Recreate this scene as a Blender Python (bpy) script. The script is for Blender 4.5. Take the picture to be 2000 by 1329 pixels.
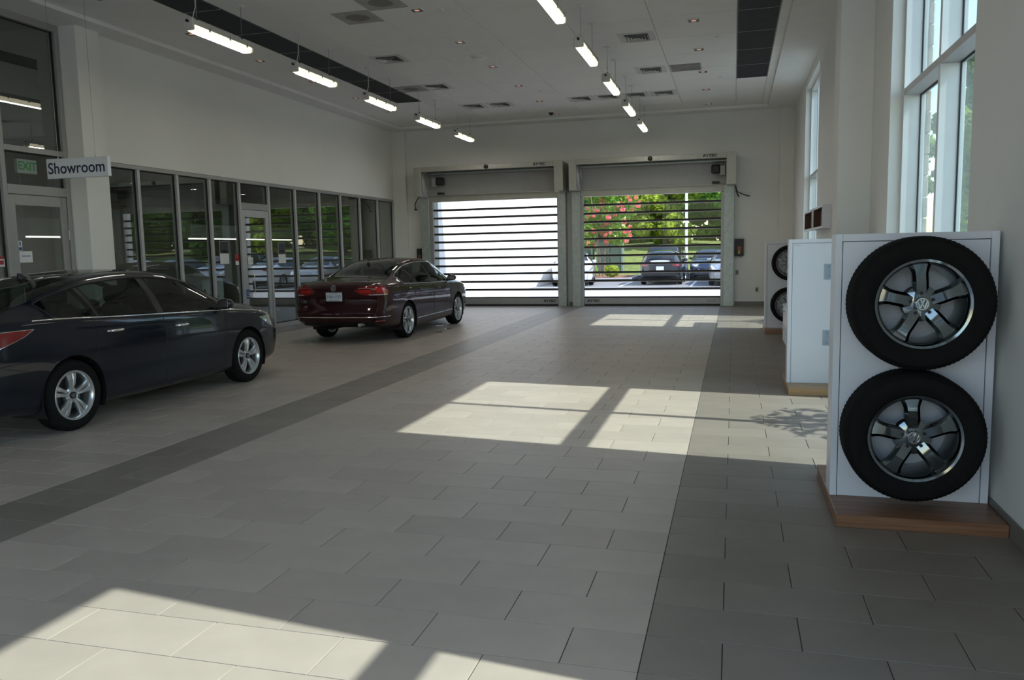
import bpy, bmesh, math, random
import numpy as np
from mathutils import Vector, Matrix

for o in list(bpy.data.objects):
    bpy.data.objects.remove(o)
SC = bpy.context.scene
COL = SC.collection
PI = math.pi

# ------------------------------------------------------------------ camera
F_PX, PITCH, YAW, ROLL = 1567.96, -0.1120020, -0.2701935, -0.0201018
CAM = Vector((0.3328, -2.8821, 1.5932))
def cam_axes():
    cy, sy, cp, sp = math.cos(YAW), math.sin(YAW), math.cos(PITCH), math.sin(PITCH)
    f = Vector((sy*cp, cy*cp, sp)); r = Vector((cy, -sy, 0)); u = r.cross(f)
    c, s = math.cos(ROLL), math.sin(ROLL)
    return c*r + s*u, -s*r + c*u, f
R_, U_, F_ = cam_axes()
cd = bpy.data.cameras.new('camera'); cam = bpy.data.objects.new('camera', cd); COL.objects.link(cam)
cd.sensor_width = 36.0; cd.sensor_fit = 'HORIZONTAL'; cd.lens = F_PX/2000*36.0
cd.clip_start = 0.05; cd.clip_end = 500
m = Matrix.Identity(4)
for i in range(3):
    m[i][0] = R_[i]; m[i][1] = U_[i]; m[i][2] = -F_[i]; m[i][3] = CAM[i]
cam.matrix_world = m
SC.camera = cam
def project(p):
    d = Vector(p) - CAM; z = d.dot(F_)
    if z < 0.05: return None
    return (1000 + F_PX*d.dot(R_)/z, 664.5 - F_PX*d.dot(U_)/z)

# ------------------------------------------------------------------ light
SUN_DIR = Vector((-1.0, 0.127, -1.044)).normalized()
w = bpy.data.worlds.new('world'); SC.world = w; w.use_nodes = True
nt = w.node_tree; nt.nodes.clear()
bg = nt.nodes.new('ShaderNodeBackground'); wo = nt.nodes.new('ShaderNodeOutputWorld')
sk = nt.nodes.new('ShaderNodeTexSky'); sk.sky_type = 'NISHITA'; sk.sun_disc = False
sk.sun_elevation = math.asin(-SUN_DIR.z); sk.sun_rotation = math.atan2(-SUN_DIR.x, -SUN_DIR.y)
sk.air_density = 1.2; sk.dust_density = 0.6; sk.ozone_density = 1.0
nt.links.new(sk.outputs[0], bg.inputs[0]); nt.links.new(bg.outputs[0], wo.inputs[0])
bg.inputs[1].default_value = 0.48
sd = bpy.data.lights.new('sun', 'SUN'); so = bpy.data.objects.new('sun', sd); COL.objects.link(so)
sd.energy = 7.2; sd.angle = 0.0093; sd.color = (1.0, 0.985, 0.955)
so.rotation_euler = SUN_DIR.to_track_quat('-Z', 'Y').to_euler(); so.location = (20, 0, 25)
SC.view_settings.view_transform = 'Standard'; SC.view_settings.look = 'None'
SC.view_settings.gamma = 1.0; SC.view_settings.use_curve_mapping = False
SC.view_settings.exposure = 0.0

# ------------------------------------------------------------------ materials
MATS = {}
def mat(name, color, rough=0.5, metal=0.0, vary=0.0, vscale=6.0, bump=0.0, bscale=60.0, coat=0.0, emit=None, estr=0.0, spec=0.5, per=None, transl=0.0):
    if name in MATS: return MATS[name]
    m = bpy.data.materials.new(name); m.use_nodes = True; n = m.node_tree.nodes; l = m.node_tree.links
    b = n['Principled BSDF']
    b.inputs['Roughness'].default_value = rough; b.inputs['Metallic'].default_value = metal
    b.inputs['Specular IOR Level'].default_value = spec
    b.inputs['Coat Weight'].default_value = coat; b.inputs['Coat Roughness'].default_value = 0.03
    col = (*color, 1)
    b.inputs['Base Color'].default_value = col
    tc = n.new('ShaderNodeTexCoord')
    if vary > 0:
        no = n.new('ShaderNodeTexNoise'); no.inputs['Scale'].default_value = vscale; no.inputs['Detail'].default_value = 4
        l.new(tc.outputs['Object'], no.inputs['Vector'])
        mr = n.new('ShaderNodeMapRange'); mr.inputs[1].default_value = 0.3; mr.inputs[2].default_value = 0.7
        mr.inputs[3].default_value = 1-vary; mr.inputs[4].default_value = 1+vary
        l.new(no.outputs[0], mr.inputs[0])
        fac = mr.outputs[0]
        if per:
            if per == 'object':
                oi = n.new('ShaderNodeObjectInfo'); rnd = oi.outputs['Random']
            else:
                ge = n.new('ShaderNodeNewGeometry'); rnd = ge.outputs['Random Per Island']
            mr2 = n.new('ShaderNodeMapRange'); mr2.inputs[3].default_value = 0.93; mr2.inputs[4].default_value = 1.07
            l.new(rnd, mr2.inputs[0])
            mm = n.new('ShaderNodeMath'); mm.operation = 'MULTIPLY'; l.new(fac, mm.inputs[0]); l.new(mr2.outputs[0], mm.inputs[1]); fac = mm.outputs[0]
        vm = n.new('ShaderNodeVectorMath'); vm.operation = 'SCALE'; vm.inputs[0].default_value = color
        l.new(fac, vm.inputs['Scale']); l.new(vm.outputs[0], b.inputs['Base Color'])
    if bump > 0:
        n2 = n.new('ShaderNodeTexNoise'); n2.inputs['Scale'].default_value = bscale; n2.inputs['Detail'].default_value = 3
        l.new(tc.outputs['Object'], n2.inputs['Vector'])
        bp = n.new('ShaderNodeBump'); bp.inputs['Strength'].default_value = bump; bp.inputs['Distance'].default_value = 0.01
        l.new(n2.outputs[0], bp.inputs['Height']); l.new(bp.outputs[0], b.inputs['Normal'])
    if emit is not None:
        b.inputs['Emission Color'].default_value = (*emit, 1); b.inputs['Emission Strength'].default_value = estr
    if transl > 0:
        tr = n.new('ShaderNodeBsdfTranslucent'); mx = n.new('ShaderNodeMixShader'); mx.inputs[0].default_value = transl
        tr.inputs[0].default_value = (color[0]*1.3, color[1]*1.3, color[2]*0.8, 1)
        l.new(b.outputs[0], mx.inputs[1]); l.new(tr.outputs[0], mx.inputs[2]); l.new(mx.outputs[0], n['Material Output'].inputs[0])
    MATS[name] = m
    return m
def glass(name, tint, f0=0.045, rough=0.0):
    if name in MATS: return MATS[name]
    m = bpy.data.materials.new(name); m.use_nodes = True; n = m.node_tree.nodes; l = m.node_tree.links
    n.remove(n['Principled BSDF'])
    t = n.new('ShaderNodeBsdfTransparent'); t.inputs[0].default_value = (*tint, 1)
    g = n.new('ShaderNodeBsdfGlossy'); g.inputs['Roughness'].default_value = rough; g.inputs[0].default_value = (1, 1, 1, 1)
    lw = n.new('ShaderNodeLayerWeight')
    p = n.new('ShaderNodeMath'); p.operation = 'POWER'; p.inputs[1].default_value = 5
    a = n.new('ShaderNodeMath'); a.operation = 'MULTIPLY_ADD'; a.inputs[1].default_value = 1-f0; a.inputs[2].default_value = f0
    mx = n.new('ShaderNodeMixShader')
    l.new(lw.outputs['Facing'], p.inputs[0]); l.new(p.outputs[0], a.inputs[0]); l.new(a.outputs[0], mx.inputs[0])
    l.new(t.outputs[0], mx.inputs[1]); l.new(g.outputs[0], mx.inputs[2]); l.new(mx.outputs[0], n['Material Output'].inputs[0])
    MATS[name] = m
    return m
def wood(name, c1, c2, rough=0.4, axis=0):
    m = bpy.data.materials.new(name); m.use_nodes = True; n = m.node_tree.nodes; l = m.node_tree.links
    b = n['Principled BSDF']; b.inputs['Roughness'].default_value = rough
    tc = n.new('ShaderNodeTexCoord'); mp = n.new('ShaderNodeMapping'); sc = [30, 30, 60]; sc[axis] = 1.2
    mp.inputs['Scale'].default_value = sc
    no = n.new('ShaderNodeTexNoise'); no.inputs['Scale'].default_value = 1.0; no.inputs['Detail'].default_value = 5
    cr = n.new('ShaderNodeValToRGB'); cr.color_ramp.elements[0].color = (*c1, 1); cr.color_ramp.elements[1].color = (*c2, 1)
    cr.color_ramp.elements[0].position = 0.35; cr.color_ramp.elements[1].position = 0.65
    l.new(tc.outputs['Object'], mp.inputs[0]); l.new(mp.outputs[0], no.inputs['Vector']); l.new(no.outputs[0], cr.inputs[0]); l.new(cr.outputs[0], b.inputs['Base Color'])
    MATS[name] = m
    return m

M_wall = mat('wall_paint', (0.74, 0.74, 0.715), 0.65, vary=0.015, vscale=2, bump=0.03, bscale=250)
M_ceil = mat('ceiling_paint', (0.76, 0.76, 0.74), 0.8, vary=0.02, vscale=3)
M_tile_l = mat('tile_warm_grey', (0.428, 0.362, 0.306), 0.42, vary=0.05, vscale=5, bump=0.06, bscale=300, per='object')
M_tile_d = mat('tile_dark_grey', (0.225, 0.193, 0.162), 0.42, vary=0.05, vscale=5, bump=0.06, bscale=300, per='object')
M_tile_l2 = mat('tile_warm_grey_field', (0.428, 0.362, 0.306), 0.42, vary=0.05, vscale=5, bump=0.06, bscale=300, per='island')
M_tile_d2 = mat('tile_dark_grey_field', (0.225, 0.193, 0.162), 0.42, vary=0.05, vscale=5, bump=0.06, bscale=300, per='island')
M_grout = mat('grout', (0.09, 0.085, 0.08), 0.9, vary=0.1)
M_base = mat('baseboard_tile', (0.17, 0.16, 0.145), 0.5, vary=0.05)
M_alu = mat('brushed_aluminium', (0.50, 0.50, 0.51), 0.45, 0.35, vary=0.03, vscale=20)
M_alud = mat('grey_anodised_frame', (0.36, 0.355, 0.35), 0.45, 0.3, vary=0.03, vscale=20)
M_winframe = mat('pale_window_frame', (0.70, 0.73, 0.74), 0.4, 0.1, vary=0.02)
M_white = mat('white_laminate', (0.74, 0.765, 0.83), 0.4, vary=0.01)
M_black = mat('black_plastic', (0.012, 0.012, 0.013), 0.45, vary=0.1)
M_gasket = mat('black_gasket', (0.015, 0.015, 0.018), 0.7, vary=0.1)
M_galv = mat('galvanised_steel', (0.40, 0.44, 0.43), 0.45, 0.6, vary=0.12, vscale=9)
M_hood = mat('cream_grey_steel', (0.40, 0.40, 0.36), 0.4, 0.4, vary=0.06, vscale=5)
M_shroud = mat('grey_curtain_panel', (0.36, 0.36, 0.355), 0.5, 0.1, vary=0.03)
M_rail = mat('dark_rubber_rail', (0.02, 0.014, 0.016), 0.6, vary=0.1)
M_railg = mat('grey_rail_edge', (0.34, 0.34, 0.34), 0.4, 0.5, vary=0.05)
M_chrome = mat('chrome', (0.85, 0.85, 0.86), 0.06, 1.0, vary=0.01)
M_dchrome = mat('dark_chrome', (0.20, 0.225, 0.235), 0.07, 1.0, vary=0.02)
M_silver = mat('silver_alloy', (0.62, 0.64, 0.66), 0.22, 0.85, vary=0.02)
M_gunmetal = mat('gunmetal_alloy', (0.22, 0.22, 0.23), 0.3, 0.8, vary=0.03)
M_tire = mat('tyre_rubber', (0.010, 0.010, 0.010), 0.85, vary=0.15, vscale=30, bump=0.15, bscale=120, spec=0.12)
M_glass_c = glass('curtain_glass', (0.84, 0.88, 0.86), 0.12)
M_glass_w = glass('window_glass', (0.90, 0.96, 0.94), 0.04)
M_poly = glass('clear_polycarbonate', (0.93, 0.94, 0.95), 0.008)
M_glass_car = glass('tinted_car_glass', (0.34, 0.40, 0.37), 0.06)
M_glass_far = mat('dark_car_glass', (0.02, 0.025, 0.03), 0.05, vary=0.05)
M_lamp = mat('fluorescent_diffuser', (0.9, 0.88, 0.8), 0.5, emit=(1.0, 0.90, 0.66), estr=1.25, vary=0.01)
M_tube = mat('fluorescent_tube', (0.95, 0.93, 0.88), 0.5, emit=(1.0, 0.95, 0.84), estr=32.0, vary=0.01)
M_lampbody = mat('fixture_grey_white', (0.62, 0.62, 0.58), 0.5, vary=0.02)
M_grille = mat('dark_ceiling_grille', (0.06, 0.063, 0.068), 0.6, 0.0, vary=0.1, vscale=4)
M_red = mat('red_print', (0.45, 0.03, 0.03), 0.5, vary=0.05)
M_paper = mat('white_paper', (0.75, 0.76, 0.78), 0.6, vary=0.02)
M_navy = mat('navy_lettering', (0.012, 0.014, 0.05), 0.5, vary=0.05)
M_green = mat('green_lettering', (0.02, 0.40, 0.07), 0.5, emit=(0.02, 0.6, 0.08), estr=0.05, vary=0.05)
M_bluep = mat('blue_print', (0.03, 0.08, 0.30), 0.5, vary=0.05)
M_walnut = wood('walnut_plinth', (0.17, 0.075, 0.038), (0.29, 0.145, 0.075), 0.38, 0)
M_oak = wood('oak_edge', (0.30, 0.17, 0.07), (0.45, 0.28, 0.13), 0.4, 0)

# ------------------------------------------------------------------ mesh helpers
class MB:
    def __init__(s): s.v = []; s.f = []; s.mi = []; s.cur = 0
    def add(s, vs, fs):
        o = len(s.v); s.v += [tuple(p) for p in vs]
        for f in fs: s.f.append([i+o for i in f]); s.mi.append(s.cur)
        return s
    def box(s, x0, x1, y0, y1, z0, z1):
        return s.add([(x0,y0,z0),(x1,y0,z0),(x1,y1,z0),(x0,y1,z0),(x0,y0,z1),(x1,y0,z1),(x1,y1,z1),(x0,y1,z1)],
              [(0,3,2,1),(4,5,6,7),(0,1,5,4),(1,2,6,5),(2,3,7,6),(3,0,4,7)])
    def tube(s, path, r, n=8, cap=True):
        path = [Vector(p) for p in path]; rings = []
        N = len(path); rr = r if hasattr(r, '__len__') else [r]*N
        up = None
        for i, p in enumerate(path):
            t = (path[min(i+1, N-1)] - path[max(i-1, 0)]).normalized()
            if up is None:
                up = Vector((0,0,1)) if abs(t.z) < .9 else Vector((1,0,0))
            a = t.cross(up)
            if a.length < 1e-5: a = t.orthogonal()
            a.normalize(); b = a.cross(t); up = b
            rings.append([p + (a*math.cos(2*PI*k/n) + b*math.sin(2*PI*k/n))*rr[i] for k in range(n)])
        vs = [q for ring in rings for q in ring]; fs = []
        for i in range(N-1):
            for k in range(n):
                fs.append((i*n+k, i*n+(k+1)%n, (i+1)*n+(k+1)%n, (i+1)*n+k))
        if cap: fs.append(tuple(range(n-1,-1,-1))); fs.append(tuple((N-1)*n+k for k in range(n)))
        return s.add(vs, fs)
    def lathe(s, prof, n=32, axis='z', org=(0,0,0), closed=False):
        # prof: list of (r, h); axis direction h
        vs = []; fs = []; P = len(prof)
        for i in range(n):
            a = 2*PI*i/n; c, q = math.cos(a), math.sin(a)
            for r, h in prof:
                p = {'z':(r*c, r*q, h), 'x':(h, r*c, r*q), 'y':(r*q, h, r*c)}[axis]
                vs.append((p[0]+org[0], p[1]+org[1], p[2]+org[2]))
        for i in range(n):
            j = (i+1) % n
            for k in range(P-1 if not closed else P):
                k2 = (k+1) % P
                fs.append((i*P+k, j*P+k, j*P+k2, i*P+k2))
        return s.add(vs, fs)
    def prism(s, poly, d0, d1, plane='xz'):
        # poly 2d points; extrude along remaining axis
        def P(a, b, d): return {'xz':(a,d,b), 'xy':(a,b,d), 'yz':(d,a,b)}[plane]
        n = len(poly)
        vs = [P(a,b,d0) for a,b in poly] + [P(a,b,d1) for a,b in poly]
        fs = [tuple(range(n)), tuple(range(2*n-1,n-1,-1))] + [(i,(i+1)%n+0,(i+1)%n+n,i+n) for i in range(n)]
        return s.add(vs, fs)
    def grid(s, rows):
        R = len(rows); C = len(rows[0])
        return s.add([p for r in rows for p in r], [(i*C+j, i*C+j+1, (i+1)*C+j+1, (i+1)*C+j) for i in range(R-1) for j in range(C-1)])
    def mesh(s, name, mats, bevel=0.0, smooth=None, fix=True):
        me = bpy.data.meshes.new(name); me.from_pydata(s.v, [], s.f)
        mats = mats if isinstance(mats, (list, tuple)) else [mats]
        for mm in mats: me.materials.append(mm)
        if len(mats) > 1: me.polygons.foreach_set('material_index', s.mi)
        if bevel > 0 or fix:
            bm = bmesh.new(); bm.from_mesh(me)
            if fix: bmesh.ops.recalc_face_normals(bm, faces=bm.faces)
            if bevel > 0: bmesh.ops.bevel(bm, geom=list(bm.edges), offset=bevel, segments=1, affect='EDGES', clamp_overlap=True)
            bm.to_mesh(me); bm.free()
        if smooth is not None:
            me.polygons.foreach_set('use_smooth', [True]*len(me.polygons)); me.set_sharp_from_angle(angle=math.radians(smooth))
        me.update()
        return me
    def build(s, name, mats, parent=None, bevel=0.0, smooth=None, loc=None, rot=None, fix=True, label=None):
        return obj(name, s.mesh(name, mats, bevel, smooth, fix), parent, loc, rot, label)
def obj(name, me, parent=None, loc=None, rot=None, label=None):
    o = bpy.data.objects.new(name, me); COL.objects.link(o)
    if parent: o.parent = parent
    if loc is not None: o.location = loc
    if rot is not None: o.rotation_euler = rot
    if label: o['label'] = label
    return o
def tag(o, label, cat, group=None, kind=None):
    o['label'] = label; o['category'] = cat
    if group: o['group'] = group
    if kind: o['kind'] = kind
    return o
def empty(name, loc=(0,0,0), rz=0.0):
    e = bpy.data.objects.new(name, None); COL.objects.link(e); e.location = loc; e.rotation_euler = (0,0,rz); e.empty_display_size = 0.1
    return e
def copy_tree(o, parent=None):
    c = o.copy(); COL.objects.link(c); c.parent = parent
    for ch in list(o.children): copy_tree(ch, c)
    return c
def text_mesh(s, size, depth=0.001, shear=0.0, sx=1.0, bold=0.0, align='CENTER'):
    cu = bpy.data.curves.new('lettering', 'FONT'); cu.body = s; cu.size = size; cu.extrude = depth; cu.shear = shear; cu.offset = bold
    cu.align_x = align; cu.align_y = 'CENTER'; cu.resolution_u = 4
    o = bpy.data.objects.new('lettering', cu); COL.objects.link(o)
    dg = bpy.context.evaluated_depsgraph_get(); me = bpy.data.meshes.new_from_object(o.evaluated_get(dg))
    bpy.data.objects.remove(o); bpy.data.curves.remove(cu)
    for v in me.vertices: v.co.x *= sx
    return me
def lettering(s, size, material, parent, loc, rot, name='lettering', **k):
    me = text_mesh(s, size, **k); me.materials.clear(); me.materials.append(material)
    return obj(name, me, parent, loc, rot)
RX90 = (PI/2, 0, 0)            # text facing -y
RFX = (PI/2, 0, PI/2)          # text facing +x
RNG = random.Random(7)
# ================================================================== structure
XL, XR, YB, YF = -9.27, 1.79, 19.25, -6.6     # left, right, back (roller doors), front (behind camera)
ZC, ZS = 5.11, 5.05                            # ceiling, soffit
TW, TD = 0.61, 0.305

def struct(o, label, cat): return tag(o, label, cat, kind='structure')

# ---------------------------------------------------------------- floor
mb = MB(); mb.box(XL-0.4, XR+0.5, YF-0.4, YB+0.35, -0.25, -0.005)
floor = struct(mb.build('floor', M_grout), 'grey porcelain tile floor of the service drive laid in running bond', 'floor')
bands = [(-9.76, -8.54, 1), (-8.54, -4.27, 0), (-4.27, -3.66, 1), (-3.66, 0.0, 0), (0.0, 1.83, 1)]
GAP = 0.0022
tiles = []
k0, k1 = int(math.floor(YF/TD)), int(math.ceil(YB/TD))
for k in range(k0, k1):
    ya, yb = max(k*TD, YF), min((k+1)*TD, YB+0.2)
    if yb-ya < 0.05: continue
    for (x0, x1, dark) in bands:
        off = 0.0 if k % 2 else TW/2
        xs = [x0]
        j = math.floor((x0-off)/TW)+1
        while off + j*TW < x1-0.01:
            if off + j*TW > x0+0.01: xs.append(off+j*TW)
            j += 1
        xs.append(x1)
        for a, b in zip(xs[:-1], xs[1:]):
            a2, b2 = max(a, XL-0.17), min(b, XR)
            if b2-a2 > 0.04: tiles.append((a2, b2, ya, yb, dark))
def parea(t):
    ps = [project((x, y, 0)) for x, y in ((t[0],t[2]),(t[1],t[2]),(t[1],t[3]),(t[0],t[3]))]
    if any(p is None for p in ps): return 0
    cx = sum(p[0] for p in ps)/4; cy = sum(p[1] for p in ps)/4
    ps = [(min(max(p[0],0),2000), min(max(p[1],0),1329)) for p in ps]
    A = abs(sum(ps[i][0]*ps[(i+1)%4][1]-ps[(i+1)%4][0]*ps[i][1] for i in range(4)))/2
    return A
# hidden under the near car or behind the display: still counted by area
tiles.sort(key=parea, reverse=True)
tile_meshes = {}
def tile_box(mb, a, b, y0, y1, zt=0.0):
    e = 0.0016
    vs = [(a,y0,-0.006),(b,y0,-0.006),(b,y1,-0.006),(a,y1,-0.006),(a,y0,zt-e),(b,y0,zt-e),(b,y1,zt-e),(a,y1,zt-e),
          (a+e,y0+e,zt),(b-e,y0+e,zt),(b-e,y1-e,zt),(a+e,y1-e,zt)]
    mb.add(vs, [(0,1,5,4),(1,2,6,5),(2,3,7,6),(3,0,4,7),(4,5,9,8),(5,6,10,9),(6,7,11,10),(7,4,8,11),(8,9,10,11)])
n_obj = 0; field = MB()
for t in tiles:
    a, b, y0, y1, dark = t
    wx, wy = b-a-2*GAP, y1-y0-2*GAP
    if n_obj < 300 and parea(t) > 0:
        key = (round(wx, 3), round(wy, 3), dark)
        if key not in tile_meshes:
            q = MB(); tile_box(q, -wx/2, wx/2, -wy/2, wy/2)
            tile_meshes[key] = q.mesh('tile', M_tile_d if dark else M_tile_l)
        obj('tile', tile_meshes[key], floor, ((a+b)/2, (y0+y1)/2, 0)); n_obj += 1
    else:
        field.cur = dark; tile_box(field, a+GAP, b-GAP, y0+GAP, y1-GAP)
tf = field.build('tile_field', [M_tile_l2, M_tile_d2], floor); tf['kind'] = 'stuff'

# ---------------------------------------------------------------- right wall with three tall windows
WINS = [(-3.22, -0.32), (2.96, 5.86), (12.96, 15.86)]
WS, WH = 0.12, 4.88
XO = 2.11
mb = MB()
ys = YF-0.3
for a, b in WINS:
    mb.box(XR, XO, ys, a, -0.02, 5.4); mb.box(XR, XO, a, b, -0.02, WS); mb.box(XR, XO, a, b, WH, 5.4); ys = b
mb.box(XR, XO, ys, YB+0.3, -0.02, 5.4)
wall_right = struct(mb.build('wall_right', M_wall), 'off-white painted wall with tall windows beside the tyre displays', 'wall')
# pilaster on the right wall, and corner pilasters at the back
mb = MB(); mb.box(1.44, XR, 6.87, 7.32, 0.0, ZS+0.04); struct(mb.build('trim_1', M_wall, bevel=0.004), 'square white pilaster on the right wall beyond the tall window', 'pilaster')
mb = MB(); mb.box(1.44, XR, YB-0.12, YB, 0.0, ZS); struct(mb.build('trim_2', M_wall, bevel=0.004), 'shallow white corner pilaster where right and back walls meet', 'pilaster')
mb = MB(); mb.box(XL, -8.87, YB-0.12, YB, 0.0, ZS); struct(mb.build('trim_3', M_wall, bevel=0.004), 'shallow white corner pilaster between glass wall and back wall', 'pilaster')
# rough stone blocks along the outer reveals
M_stone = mat('split_face_block', (0.46, 0.42, 0.36), 0.9, vary=0.15, vscale=12, bump=0.6, bscale=30)
for (a, b) in WINS[1:]:
    z = 0.0
    while z < 5.2:
        h = 0.195; e = RNG.uniform(0.0, 0.03)
        q = MB(); q.box(2.112, 2.15, b-0.012-e, b+0.36, z, z+h)
        q.build('stone_block', M_stone, wall_right, bevel=0.008); z += 0.203
win_labels = ['tall window behind the camera casting the nearest sun patch', 'tall four-pane window beside the nearest tyre display', 'far tall window behind the wall cubbies']
for i, (a, b) in enumerate(WINS):
    fx0, fx1 = 1.90, 2.09
    q = MB(); q.box(fx0, fx1, a, a+0.05, WS, WH); wn = struct(q.build('window_%d' % (i+1), M_winframe, bevel=0.003), win_labels[i], 'window')
    q = MB(); q.box(fx0, fx1, b-0.05, b, WS, WH); q.build('jamb', M_winframe, wn, bevel=0.003)
    c = (a+b)/2
    for z0, z1 in ((WS+0.05, 3.0), (3.062, WH-0.05)):
        q = MB(); q.box(fx0, fx1, c-0.03, c+0.03, z0, z1); q.build('mullion', M_winframe, wn, bevel=0.003)
    q = MB(); q.box(fx0, fx1, a+0.05, b-0.05, 3.0, 3.062); q.build('transom', M_alu, wn, bevel=0.003)
    q = MB(); q.box(fx0, fx1, a+0.05, b-0.05, WH-0.05, WH); q.build('head_rail', M_winframe, wn, bevel=0.003)
    q = MB(); q.box(fx0, fx1, a+0.05, b-0.05, WS, WS+0.05); q.build('sill_rail', M_winframe, wn, bevel=0.003)
    for y0, y1 in ((a+0.05, c-0.03), (c+0.03, b-0.05)):
        for z0, z1 in ((WS+0.05, 3.0), (3.062, WH-0.05)):
            q = MB(); q.box(2.055, 2.063, y0, y1, z0, z1); p = q.build('pane', M_glass_w, wn)
            g = MB(); t = 0.012
            g.box(2.045, 2.055, y0, y0+t, z0, z1); g.box(2.045, 2.055, y1-t, y1, z0, z1); g.box(2.045, 2.055, y0, y1, z0, z0+t); g.box(2.045, 2.055, y0, y1, z1-t, z1)
            g.build('gasket', M_gasket, p)
ys = YF; mbb = MB()
for a, b in ((YF, 6.868), (7.322, YB-0.125)): mbb.box(1.776, XR, a, b, 0.0, 0.105)
struct(mbb.build('baseboard_right', M_base, bevel=0.002), 'dark grey tile baseboard along the right wall', 'baseboard')

# ---------------------------------------------------------------- back wall with openings for the roller doors
OPEN = [(-8.20, -4.28), (-3.80, 0.10)]
def wall_y(name, y0, y1, label, top=3.25, op=OPEN):
    mb = MB(); x = XL-0.5
    for a, b in op:
        mb.box(x, a, y0, y1, -0.02, 5.4); mb.box(a, b, y0, y1, top, 5.4); x = b
    mb.box(x, XO, y0, y1, -0.02, 5.4)
    return struct(mb.build(name, M_wall), label, 'wall')
wall_back = wall_y('wall_back', YB, YB+0.25, 'off-white end wall holding the two roller doors')
wall_front = wall_y('wall_front', YF-0.25, YF, 'off-white entrance wall with two open vehicle doorways', top=4.3, op=[(-9.0, -4.4), (-3.7, 1.3)])
mbb = MB(); mbb.box(0.36, 1.438, YB-0.014, YB, 0, 0.11); mbb.box(-4.10, -4.0, YB-0.014, YB, 0, 0.11); mbb.box(-8.868, -8.42, YB-0.014, YB, 0, 0.11)
struct(mbb.build('baseboard_back', M_base), 'dark grey tile baseboard along the end wall', 'baseboard')

# ---------------------------------------------------------------- left wall: upper wall, column, glazed walls
mb = MB(); mb.box(XL-0.3, XL, 7.82, YB, 3.115, 5.4); mb.box(XL-0.45, XL-0.15, YF-0.2, 2.0, -0.02, 5.4)
struct(mb.build('wall_left', M_wall), 'off-white upper wall above the showroom glazing', 'wall')
mb = MB(); mb.box(-9.62, -9.15, 7.345, 7.82, 0.0, ZS+0.04)
struct(mb.build('trim_4', M_wall, bevel=0.004), 'square white column between the tall storefront and the glass wall', 'column')

# curtain wall along the service drive
MY = [7.85, 8.63, 9.61, 10.54, 11.49, 12.55, 13.64, 14.76, 15.84, 16.93, 18.04, 19.13]
fx0, fx1 = XL-0.13, XL-0.005
q = MB(); q.box(fx0, fx1, 7.825, YB-0.13, 3.045, 3.112)
cw = struct(q.build('window_4', M_alud, bevel=0.003), 'long aluminium framed glass wall to the showroom', 'window')
for y in MY:
    q = MB(); q.box(fx0, fx1, y-0.03, y+0.03, 0.0, 3.044); q.build('mullion', M_alu, cw, bevel=0.003)
for i in range(len(MY)-1):
    a, b = MY[i]+0.032, MY[i+1]-0.032
    z0, z1 = (0.09, 3.043) if i != 4 else (2.655, 3.043)
    q = MB(); q.box(XL-0.075, XL-0.067, a, b, z0, z1); p = q.build('pane', M_glass_c, cw)
    g = MB(); t = 0.014
    g.box(XL-0.066, XL-0.05, a, a+t, z0, z1); g.box(XL-0.066, XL-0.05, b-t, b, z0, z1); g.box(XL-0.066, XL-0.05, a, b, z1-t, z1); g.box(XL-0.066, XL-0.05, a, b, z0, z0+t)
    g.build('gasket', M_gasket, p)
    if i != 4:
        q = MB(); q.box(fx0, fx1, a, b, 0.0, 0.088); q.build('sill_rail', M_alu, cw, bevel=0.003)
q = MB(); q.box(fx0, fx1, MY[4]+0.032, MY[5]-0.032, 2.52, 2.653); q.build('transom', M_alud, cw, bevel=0.003)

def glass_door(name, xf, y0, y1, ztop, label, hinge_y, handle_y, m=M_alud):
    st = 0.115
    q = MB(); q.box(xf-0.05, xf, y0, y0+st, 0.01, ztop); d = struct(q.build(name, m, bevel=0.003), label, 'door')
    q = MB(); q.box(xf-0.05, xf, y1-st, y1, 0.01, ztop); q.build('stile', m, d, bevel=0.003)
    q = MB(); q.box(xf-0.05, xf, y0+st, y1-st, ztop-0.15, ztop); q.build('top_rail', m, d, bevel=0.003)
    q = MB(); q.box(xf-0.05, xf, y0+st, y1-st, 0.01, 0.26); q.build('bottom_rail', m, d, bevel=0.003)
    q = MB(); q.box(xf-0.03, xf-0.022, y0+st, y1-st, 0.26, ztop-0.15); q.build('pane', M_glass_c, d)
    h = MB(); h.tube([(xf+0.06, handle_y, 0.82), (xf+0.06, handle_y, 1.22)], 0.012, 10); h.tube([(xf-0.01, handle_y, 0.86), (xf+0.06, handle_y, 0.86)], 0.009); h.tube([(xf-0.01, handle_y, 1.18), (xf+0.06, handle_y, 1.18)], 0.009)
    h.build('pull_handle', M_chrome, d, smooth=40)
    for z in (0.35, 1.25, 1.95):
        h = MB(); h.tube([(xf+0.012, hinge_y, z-0.07), (xf+0.012, hinge_y, z+0.07)], 0.012, 10); h.build('hinge', M_alu, d, smooth=40)
    return d
door_2 = glass_door('door_2', XL-0.02, MY[4]+0.036, MY[5]-0.036, 2.515, 'aluminium framed glass door in the glass wall beside the maroon sedan', MY[5]-0.04, 11.78, M_alu)

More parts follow.
